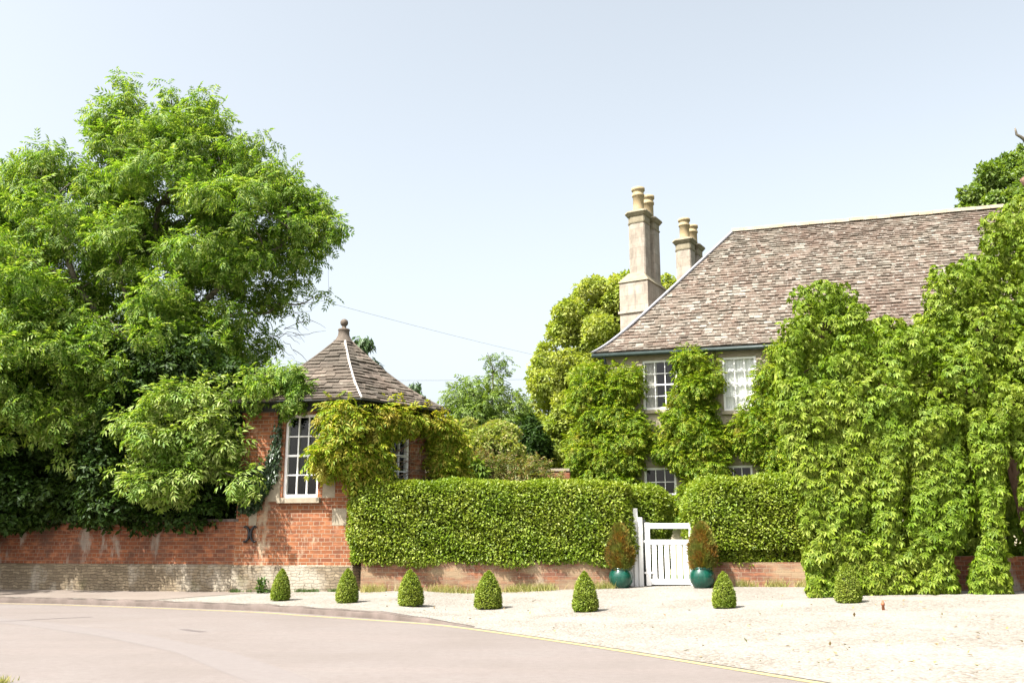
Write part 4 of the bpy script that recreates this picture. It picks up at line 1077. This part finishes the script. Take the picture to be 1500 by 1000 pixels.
climber('wisteria', 'golden green wisteria wrapped round the front corner of the brick pavilion',
        [([(478, 592), (500, 588), (528, 590), (535, 640), (530, 715), (516, 714), (518, 692), (505, 676), (500, 690), (488, 706), (482, 690), (470, 684), (458, 674), (468, 655), (482, 640), (482, 615)], s1, 46),
         ([(528, 590), (560, 592), (600, 600), (640, 600), (642, 628), (600, 626), (572, 626), (560, 640), (556, 660), (556, 712), (528, 716)], s2, 34), ([(612, 600), (640, 608), (668, 640), (672, 712), (622, 716), (622, 640)], s2, 30)],
        110, 8200, T_WIST, 0.25, 'wistg', b, 0.14, 0.26, 0.24, 18, None, 0.5, 0.7, 0.4, 'bark2', 0.9, pst)
# ivy on the shaded part of the pavilion
bi = onplane(395, 760, LF[0], PN); bi[2] = 0.25
def flat_ivy(name, label, poly, surf, n, size, base, lean=0.06, mat='ivy', T=T_LEAF, stempts=None):
    o = thing(name, label, 'ivy', base); poly = np.array(poly, float); lo, hi = poly.min(0), poly.max(0); p = rng.uniform(lo, hi, (n * 2, 2)); dd = poly_d(poly, p) + rng.normal(0, 2.2, n * 2); p = p[dd > 0][:n]
    P = np.array([surf(a, b_, abs(rng.normal(0, lean))) for a, b_ in p]); N = np.repeat(PN[None], len(P), 0)
    V, Fc = scatter(T, P, N, size, 0.35, 0.8, 0.45, 0.3); np_mesh('foliage', V, Fc, M[mat], o)
    mb = MB(); mb.tube(stem(stempts, 8, 0.02), np.linspace(0.025, 0.008, 8), 6); mb.build('stem', M['bark2'], o, True); return o
sI = wall_surf(LF[0], PN, 0.015)
flat_ivy('ivy', 'dark ivy climbing the shaded pavilion brick left of its tall window', [(414, 600), (413, 640), (409, 690), (402, 706), (392, 720), (380, 742), (368, 752), (350, 752), (352, 690), (372, 690), (392, 675), (404, 640), (412, 610)], sI, 2600, 0.075, bi, 0.05, 'ivy', T_LEAF, [sI(372, 748, 0), sI(388, 720, 0.02), sI(410, 640, 0.02)])

# ------------------------------------------------------------------ hanging creeper
def build_creeper():
    base = np.array([8.9, 17.4, 0.27])
    o = thing('virginia_creeper', 'huge bright green creeper hanging in curtains to the gravel beside the house', 'creeper', base)
    canopy = [(1140, 520), (1144, 470), (1156, 428), (1182, 408), (1215, 404), (1244, 414), (1264, 436), (1276, 480), (1300, 474), (1330, 482), (1362, 468), (1350, 430), (1352, 404), (1365, 388), (1392, 392), (1412, 380), (1420, 345), (1438, 318), (1465, 300), (1490, 283), (1540, 265), (1660, 255), (1680, 640), (1160, 640), (1135, 590)]
    Yf = lambda px, py: 15.15 + np.clip((600 - py) / 200.0, 0, 1.6) * 1.15
    C, R = [], []
    sf = lambda px, py, off: at(px, py, Yf(px, py) + off + 0.38 * math.sin(px * 0.055 + 0.6 * math.sin(py * 0.03)) * math.sin(py * 0.045 + px * 0.012 + 0.8))
    c1, r1 = clumps(canopy, 15.8, 320, 0.19, 0.38, 0.28, 0.85, 1.0, None, 0, 0.7, sf)
    c2, r2 = clumps(canopy, 16.5, 70, 0.4, 0.6, 1.0, 0.8, 1.0, None, 0, 0.9, lambda px, py, off: at(px, py, 17.0 + off * 1.1))
    C, R = np.vstack([c1, c2]), np.vstack([r1, r2])
    P, N = on_clumps(C, R, 54000, 0.7, 0.4); V, Fc = scatter(T_PALM, P, N, 0.09, 0.35, 0.75, 0.36, 0.75, None, 0.5); np_mesh('canopy', V, Fc, M['creeper'], o)
    vines = [([(1133, 560), (1290, 560), (1296, 620), (1275, 690), (1264, 760), (1272, 810), (1278, 858), (1262, 872), (1236, 862), (1215, 880), (1186, 876), (1178, 820), (1172, 760), (1160, 690), (1142, 630)], 84, 8200),
             ([(1262, 600), (1335, 600), (1328, 680), (1314, 740), (1320, 800), (1338, 872), (1318, 880), (1300, 866), (1276, 878), (1266, 850), (1272, 800), (1280, 740), (1272, 690)], 38, 3800),
             ([(1322, 600), (1412, 600), (1410, 680), (1428, 725), (1412, 780), (1388, 820), (1410, 858), (1400, 874), (1372, 864), (1350, 880), (1322, 872), (1318, 840), (1328, 780), (1334, 700)], 50, 4800),
             ([(1412, 600), (1476, 600), (1472, 680), (1466, 760), (1472, 820), (1492, 858), (1478, 872), (1456, 864), (1434, 874), (1422, 850), (1436, 800), (1434, 720), (1424, 660)], 36, 3600),
             ([(1480, 560), (1600, 560), (1600, 790), (1530, 800), (1500, 782), (1492, 700), (1480, 640)], 44, 3400)]
    for poly, k, nl in vines:
        sv = lambda px, py, off: at(px, py, 15.05 - 0.25 * np.clip((py - 600) / 270.0, 0, 1) + off)
        c, r_ = clumps(poly, 15.0, int(k * 1.9), 0.11, 0.21, 0.20, 1.25, 1.0, None, 0, 0.75, sv)
        P, N = on_clumps(c, r_, int(nl * 2.5), 0.68, 0.45); P[:, 2] = np.maximum(P[:, 2], 0.30); V, Fc = scatter(T_PALM, P, N, 0.094, 0.35, 0.8, 0.34, 0.7, None, 0.5); np_mesh('trailing_vine', V, Fc, M['creeper'], o)
    P, N = [], []
    back = [(1140, 480), (1700, 420), (1700, 880), (1150, 880)]
    c3, r3 = clumps(back, 19, 190, 0.4, 0.6, 0.3, 1.0, 1.0, None, 0, 0.8, lambda px, py, off: at(px, py, 18.7 + off))
    P, N = on_clumps(c3, r3, 25000, 0.7, 0.5); V, Fc = scatter(T_PALM, P, N, 0.2, 0.4, 0.8, 0.35, 0.5); np_mesh('rear_foliage', V, Fc, M['creeper'], o)
    mb = MB(); T1 = at(1530, 300, 17.0); T0 = np.array([T1[0] - 0.1, 17.2, 0.2])
    st = [(stem([T0, T0 * 0.5 + T1 * 0.5, T1, at(1499, 262, 16.6)], 10, 0.05), 0.16, 0.07), (stem([T0 + np.array([-0.3, 0.2, 0]), at(1440, 560, 16.8), at(1310, 580, 16.8), at(1200, 520, 16.6)], 10, 0.08), 0.11, 0.03), (stem([at(1440, 560, 16.8), at(1440, 460, 16.8)], 6, 0.05), 0.08, 0.03)]
    for s in st: mb.tube(s[0], np.linspace(s[1], s[2], len(s[0])), 9)
    limbs(mb, st, C, 0.03, 0.4); mb.build('stem', M['bark2'], o, True)
build_creeper()

# ------------------------------------------------------------------ the ash and the shrubs on the left
def build_ash():
    base = at(215, 800, 21.0); base[2] = 0.25
    poly = [(-230, 430), (-190, 340), (-120, 300), (-60, 262), (-20, 290), (5, 250), (18, 228), (48, 216), (75, 208), (105, 222), (130, 236), (138, 200), (132, 165), (148, 148), (168, 140), (172, 115), (190, 106), (202, 118), (204, 145), (228, 138), (240, 116), (256, 124), (262, 150), (280, 140), (300, 134), (322, 150), (335, 172), (362, 186), (390, 196), (392, 226), (420, 238), (428, 262), (450, 272), (468, 290), (492, 300), (498, 338), (486, 362), (462, 372), (448, 396), (430, 402), (420, 440), (392, 468), (384, 520), (400, 545), (380, 590), (350, 620), (-230, 660)]
    C, R = clumps(poly, 21.0, 480, 0.26, 0.52, 2.7, 0.62, 1.1, None, 0.15, 0.7)
    extra = [(185, 118, 21, .22), (190, 142, 21, .26), (244, 128, 21, .16), (250, 145, 21, .2), (300, 148, 20.6, .3), (60, 222, 20.5, .3), (80, 232, 20.4, .32), (30, 240, 20.6, .25), (140, 172, 21, .22), (150, 200, 21, .26), (385, 208, 21, .25), (415, 248, 20.8, .25), (470, 305, 20.8, .24), (486, 330, 20.6, .3), (480, 352, 20.6, .24), (455, 330, 20.6, .32), (440, 305, 20.8, .28), (425, 275, 20.8, .28), (468, 432, 20.8, .13), (484, 434, 20.8, .10), (445, 455, 20.8, .14), (436, 420, 20.8, .2), (410, 440, 20.8, .26), (392, 500, 20.6, .28), (455, 385, 20.8, .22)]
    C = np.vstack([C, [at(a, b, y) for a, b, y, r in extra]]); R = np.vstack([R, [(r, r, r * 0.75) for a, b, y, r in extra]])
    c4, r4 = clumps([(-520, 120), (-150, 200), (-60, 300), (0, 340), (60, 400), (95, 480), (100, 560), (40, 610), (-200, 620), (-520, 620)], 18.6, 150, 0.28, 0.5, 1.0, 0.62, 1.1)
    c6, r6 = clumps([(-30, 470), (150, 465), (195, 520), (172, 590), (105, 645), (-30, 660)], 18.9, 46, 0.2, 0.4, 0.7, 0.6, 1.1)
    C = np.vstack([C, c4, c6]); R = np.vstack([R, r4, r6])
    B = base; P = lambda px, py, y: at(px, py, y)
    st = [(stem([B, P(218, 560, 21), P(212, 400, 21.0), P(190, 240, 21), P(188, 130, 21)], 16, 0.07), 0.20, 0.02),
          (stem([P(216, 590, 21), P(260, 470, 20.6), P(305, 350, 20.5), P(330, 220, 20.6)], 13, 0.07), 0.13, 0.02),
          (stem([P(214, 620, 21), P(150, 480, 20.3), P(95, 360, 20.1), P(60, 240, 20.4)], 13, 0.07), 0.13, 0.02),
          (stem([P(262, 470, 20.6), P(350, 400, 20.2), P(420, 350, 20.4), P(480, 335, 20.6)], 11, 0.05), 0.08, 0.012),
          (stem([P(300, 480, 20.6), P(370, 460, 20.6), P(430, 440, 20.8), P(482, 434, 20.8)], 10, 0.06), 0.045, 0.006),
          *[(lambda a_, l_: (stem([a_, a_ + l_ * 0.5, a_ + l_ + np.array([0, 0, rng.uniform(-0.25, 0.1)])], 6, 0.014), 0.008, 0.0025))(P(x_, y_, 20.7), np.array([rng.uniform(0.25, 0.8), 0, rng.uniform(-0.35, 0.35)])) for x_, y_ in zip(rng.uniform(370, 440, 26), rng.uniform(425, 515, 26))],
          (stem([P(150, 480, 20.3), P(60, 440, 20.4), P(-20, 380, 20.8)], 10, 0.07), 0.07, 0.02),
          (stem([P(212, 400, 21), P(260, 260, 21.3), P(250, 140, 21)], 10, 0.06), 0.08, 0.012),
          (stem([B, P(210, 620, 20.4), P(190, 470, 19.8), P(170, 360, 19.6)], 11, 0.07), 0.12, 0.02)]
    o = plant('ash_tree', 'tall spreading feathery ash tree behind the brick wall left of the pavilion', 'tree', B, C, R, 62000, T_ASH, 0.26, 'ash', st, 'bark', None, 0.6, 0.35, 0.45, 0.7, 0.85, 0.03, 0.66, 0.55)
    return o
build_ash()
def shrub(name, label, poly, Y, n, rmin, rmax, depth, leaves, T, size, mat, base_px, cat='shrub', front=0.0, down=0.4, out=0.6, jit=0.5, up=0.7, group=None, flat=0.75, basez=0.27, edge=0.7, rad=0.02, frac=0.6, cull=0.7, bark='bark', by=None):
    C, R = clumps(poly, Y, n, rmin, rmax, depth, flat, 1.0, None, front, edge)
    b = at(base_px, 800, by or Y); b[2] = basez
    return plant(name, label, cat, b, C, R, leaves, T, size, mat, None, bark, group, out, down, jit, up, frac, rad, cull)
shrub('evergreen_shrub', 'dark glossy evergreen bush hanging over the left end of the brick wall', [(-240, 600), (-60, 570), (40, 560), (120, 560), (150, 590), (200, 620), (210, 700), (205, 786), (135, 786), (100, 770), (60, 770), (44, 800), (5, 800), (-240, 800)], 20.1, 210, 0.28, 0.5, 0.85, 25000, T_TUFT, 0.11, 'dark', 60, by=21.6)
shrub('evergreen_shrub', 'very dark evergreen bush behind the pale elder and above the wall', [(140, 520), (220, 480), (320, 500), (385, 540), (398, 590), (380, 600), (374, 640), (372, 700), (356, 764), (300, 778), (230, 788), (170, 780), (105, 768), (110, 640)], 19.3, 165, 0.26, 0.46, 0.6, 17000, T_TUFT, 0.10, 'dark', 250, by=21.2)
shrub('evergreen_shrub', 'shadowy row of evergreens deep in the garden behind the left brick wall', [(-420, 620), (-100, 600), (150, 610), (380, 640), (420, 690), (425, 800), (-420, 800)], 25, 150, 0.35, 0.6, 0.8, 13000, T_TUFT, 0.15, 'dark', 120)
shrub('elder_bush', 'pale sunlit elder leaning over the brick wall in front of the dark bushes', [(160, 625), (170, 600), (205, 605), (228, 570), (262, 560), (300, 545), (345, 552), (362, 575), (335, 600), (345, 640), (378, 655), (400, 690), (378, 715), (360, 738), (340, 715), (300, 700), (262, 740), (230, 738), (190, 722), (165, 690), (175, 660)], 18.35, 56, 0.16, 0.28, 0.35, 3000, T_ELDER, 0.24, 'elder', 270, 'shrub', 0.0, 0.35, 0.7, 0.4, 0.8, by=20.6)
shrub('elder_bush', 'small pale leafy bough standing out of the dark bushes left of the big elder', [(40, 620), (75, 580), (120, 575), (150, 620), (128, 690), (86, 675)], 18.9, 9, 0.13, 0.22, 0.5, 380, T_ELDER, 0.25, 'elder', 100, 'shrub', 0.0, 0.35, 0.7, 0.4, 0.8, by=21.3)
# creeper spilling over the pavilion eaves beside the tree
shrub('leafy_climber', 'light green climber spilling over the left eaves of the pavilion roof', [(335, 560), (362, 540), (385, 524), (432, 522), (446, 560), (448, 585), (428, 600), (424, 614), (414, 592), (392, 588), (370, 600), (340, 600)], 18.35, 28, 0.10, 0.19, 0.4, 1250, T_WIST, 0.2, 'ash', 352, 'climber', 0.0, 0.6, 0.6, 0.4, 0.7, by=20.2)

# ------------------------------------------------------------------ planting and trees beyond
shrub('broad_tree', 'tall rounded pale green tree rising behind the house chimneys', [(1010, 420), (985, 404), (960, 402), (925, 397), (890, 399), (862, 408), (836, 428), (812, 455), (800, 488), (786, 520), (774, 548), (767, 590), (770, 640), (790, 690), (1010, 690)], 40, 300, 0.36, 0.72, 3.2, 24000, T_TUFT2, 0.19, 'lime', 890, 'tree', 0, 0.3, 0.7, 0.5, 0.9, None, 0.75, 0.27, 0.75, 0.04)
shrub('young_ash', 'young loose leaved tree with a tall shoot between the pavilion and the pale tree', [(648, 600), (655, 572), (672, 556), (690, 548), (706, 552), (724, 545), (742, 560), (756, 578), (772, 592), (774, 650), (644, 650)], 31, 60, 0.28, 0.5, 0.8, 3300, T_WIST, 0.30, 'mid', 712, 'tree', 0, 0.3, 0.7, 0.5, 0.7)
def shoot():
    pts = [at(722, 570, 31), at(722, 540, 31), at(716, 522, 31), at(714, 516, 31)]
    C = [at(718, 524, 31), at(728, 532, 31), at(738, 524, 31), at(733, 543, 31), at(742, 538, 31), at(724, 550, 31)]; R = np.array([[0.16] * 3] * 6)
    P, N = on_clumps(C, R, 90, 0.3, 0.6); V, Fc = scatter(T_WIST, P, N, 0.24, 0.6, 0.2, 0.5, 0.6)
    o = [x for x in bpy.data.objects if x.name == 'young_ash'][0]
    np_mesh('top_shoot', V, Fc, M['mid'], o)
    mb = MB(); mb.tube(pts, [0.03, 0.02, 0.012, 0.008], 5)
    for c in C: mb.tube([at(722, 548, 31), (at(722, 548, 31) + c) / 2 + np.array([0, 0, 0.05]), c], [0.014, 0.01, 0.005], 4)
    mb.build('shoot_stem', M['bark'], o)
shoot()
shrub('holly_bush', 'small dark conical holly between the pale shrub and the pale tree', [(766, 680), (762, 640), (772, 612), (785, 606), (800, 620), (806, 650), (806, 690)], 28.5, 26, 0.2, 0.34, 0.5, 2600, T_TUFT, 0.10, 'dark', 785, 'shrub')
shrub('leafy_shrub', 'mid green shrub left of the wisteria covered house corner', [(792, 690), (798, 640), (806, 605), (830, 588), (858, 580), (870, 620), (872, 700), (800, 705)], 29.6, 44, 0.28, 0.48, 0.8, 3600, T_TUFT2, 0.16, 'lime', 830, 'shrub')
shrub('feathery_shrub', 'feathery pale yellow green shrub with pinkish tips above the hedge right of the pavilion', [(640, 640), (660, 622), (690, 612), (715, 620), (742, 615), (764, 632), (772, 668), (768, 712), (640, 712)], 25, 70, 0.2, 0.36, 0.7, 7500, T_TUFT2, 0.10, 'pale', 700, 'shrub', 0, 0.2, 0.7, 0.45, 0.6)
shrub('rambling_rose', 'rambling rose with reddish young shoots just above the long hedge', [(655, 690), (672, 664), (700, 655), (730, 668), (760, 672), (785, 664), (800, 680), (826, 690), (830, 716), (655, 718)], 22.5, 62, 0.13, 0.25, 0.5, 3000, T_ELDER, 0.17, 'rose', 740, 'shrub', 0, 0.2, 0.7, 0.5, 0.8)
shrub('broad_leaved_shrub', 'low green broad leaved shrub between the pavilion corner and the rambling rose', [(640, 690), (655, 665), (680, 668), (705, 680), (712, 715), (640, 716)], 21.8, 24, 0.15, 0.25, 0.3, 1300, T_PALM, 0.2, 'mid', 680, 'shrub', 0, 0.4, 0.7, 0.4, 0.7)
shrub('slender_conifer', 'dark drooping conifer top just right of the pavilion ball finial', [(500, 780), (498, 640), (508, 540), (514, 490), (521, 458), (527, 476), (537, 486), (545, 502), (552, 516), (568, 640), (574, 780)], 33, 90, 0.18, 0.4, 0.6, 5200, T_DROOP, 0.24, 'con', 532, 'tree', 0, 0.9, 0.4, 0.3, 0.5)
shrub('slender_conifer', 'small twin topped conifer peeping over the right slope of the pavilion roof', [(570, 780), (580, 650), (592, 572), (599, 545), (605, 556), (609, 560), (613, 549), (619, 580), (630, 660), (640, 780)], 36, 70, 0.17, 0.4, 0.6, 4200, T_DROOP, 0.2, 'con', 604, 'tree', 0, 0.9, 0.4, 0.3, 0.5)
shrub('broad_tree', 'dark green tree crown behind the right end of the house ridge', [(1396, 330), (1408, 300), (1414, 270), (1424, 248), (1446, 240), (1464, 236), (1478, 224), (1500, 214), (1560, 196), (1660, 200), (1680, 340)], 44, 85, 0.5, 0.85, 2.2, 10000, T_TUFT2, 0.25, 'mid', 1540, 'tree', 0, 0.3, 0.7, 0.5, 0.8)
rt = [x for x in bpy.data.objects if x.name == 'broad_tree.001'][0]
mb = MB(); mb.tube(stem([at(1560, 330, 43), at(1530, 240, 43), at(1500, 205, 43), at(1490, 198, 43), at(1487, 188, 43)], 10, 0.04), np.linspace(0.16, 0.035, 10), 6)
mb.build('dead_branch', M['bark'], rt, True)

# ------------------------------------------------------------------ small things
def wire(label, pts_px, sag, rad):
    a, b = at(*pts_px[0]), at(*pts_px[1]); t = np.linspace(0, 1, 24)[:, None]; p = a + (b - a) * t; p[:, 2] -= sag * 4 * (t * (1 - t))[:, 0]
    mb = MB(); mb.tube(p, rad, 5); o = mb.build('overhead_wire', M['wire'], None, True); tag(o, label, 'cable')
wire('thin overhead wire sloping down from the ash tree towards the pale tree', ((300, 392, 21.5), (880, 540, 42)), 0.15, 0.0045)
wire('thin level overhead wire between the small conifer and the pale tree', ((560, 557, 40), (900, 552, 46)), 0.05, 0.009)
ps = gp(1294, 893); mb = MB(); mb.lathe([(0, 0), (0.018, 0), (0.018, 0.06), (0.024, 0.065), (0.024, 0.085), (0.012, 0.095), (0.010, 0.12), (0, 0.122)], ps, 12)
tag(mb.build('rusty_stake', M['rust'], None, True), 'short rusty iron stake standing in the gravel before the creeper', 'stake')
pw = gp(386, 868); n = 90
o = thing('weed', 'dark leafy weed growing at the stone plinth beside the smallest box cone', 'weed', pw)
P = pw + np.stack([rng.normal(0, 0.05, n) - rng.uniform(0, 0.06, n), rng.normal(0, 0.03, n) - 0.03, rng.uniform(0.02, 0.24, n)], 1); V, Fc = scatter(T_LEAF, P, nrm(rng.normal(0, 1, (n, 3)) + np.array([0, -0.6, 0.4])), 0.085, 0.7, 0.0, 0.5, 0.6); np_mesh('foliage', V, Fc, M['weed'], o)
mb = MB(); mb.tube([pw, pw + np.array([-0.03, -0.02, 0.12]), pw + np.array([-0.06, -0.02, 0.22])], [0.008, 0.006, 0.003], 5); mb.build('stem', M['weed'], o)
def grass(name, pts, hmin, hmax, mat, wd=0.010):
    n = len(pts); a = rng.uniform(0, 2 * math.pi, n); h = rng.uniform(hmin, hmax, n); d = np.stack([np.cos(a), np.sin(a), 0 * a], 1); L = np.stack([rng.normal(0, 0.4, n) * h, rng.normal(0, 0.4, n) * h, h], 1)
    V = np.stack([pts - d * wd / 2, pts + d * wd / 2, pts + L], 1).reshape(-1, 3); Fc = np.arange(3 * n).reshape(-1, 3); return tag(np_mesh(name, V, Fc, M[mat]), kind='stuff')
def along(a, b, n, spread, lump=9):
    t = rng.uniform(0, 1, n * 3); keep = (np.sin(t * lump * 2.3 + 1) + np.sin(t * lump * 5.1) * 0.7 + rng.normal(0, 0.7, n * 3)) > 0.1; t = t[keep][:n]
    p = np.array(a)[None] * (1 - t[:, None]) + np.array(b)[None] * t[:, None]; p = p + np.stack([0 * t, -np.abs(rng.normal(0, spread, len(t)))], 1)
    return np.array([[x, y, height(x, y)] for x, y in p])
grass('wall_foot_grass', np.vstack([along((-2.75, 18.05), (2.0, 18.34), 3200, 0.10), along((3.6, 18.03), (5.4, 17.75), 900, 0.08)]), 0.04, 0.18, 'grass')
A5, A0 = PW[5] + PN * 0.05, PW[0] + PN * 0.05
grass('plinth_foot_grass', along(A5[:2], A0[:2], 1500, 0.06), 0.02, 0.08, 'weed')
pv = gz(2, 1000, 0.0); gq = np.array([[pv[0] - abs(rng.normal(0, 0.25)) + 0.05, pv[1] - 0.06 + rng.normal(0, 0.08), 0.0] for _ in range(450)])
grass('road_edge_grass', gq, 0.02, 0.07, 'grass')
lp = []
for _ in range(230):
    px, py = rng.uniform(560, 1560), rng.uniform(872, 985)
    p = gp(px, py)
    if kdist(p) > 0.1 and p[1] < 17.5: lp.append(p + np.array([0, 0, 0.012]))
lp = np.array(lp); V, Fc = scatter(T_LEAF, lp, np.repeat([[0, 0, 1.0]], len(lp), 0), 0.05, 0.0, 0.0, 0.8, 2.0); V[:, 2] = np.maximum(V[:, 2], V[:, 2] * 0 + 0.02)
tag(np_mesh('fallen_leaves', V, Fc, M['litter']), kind='stuff')
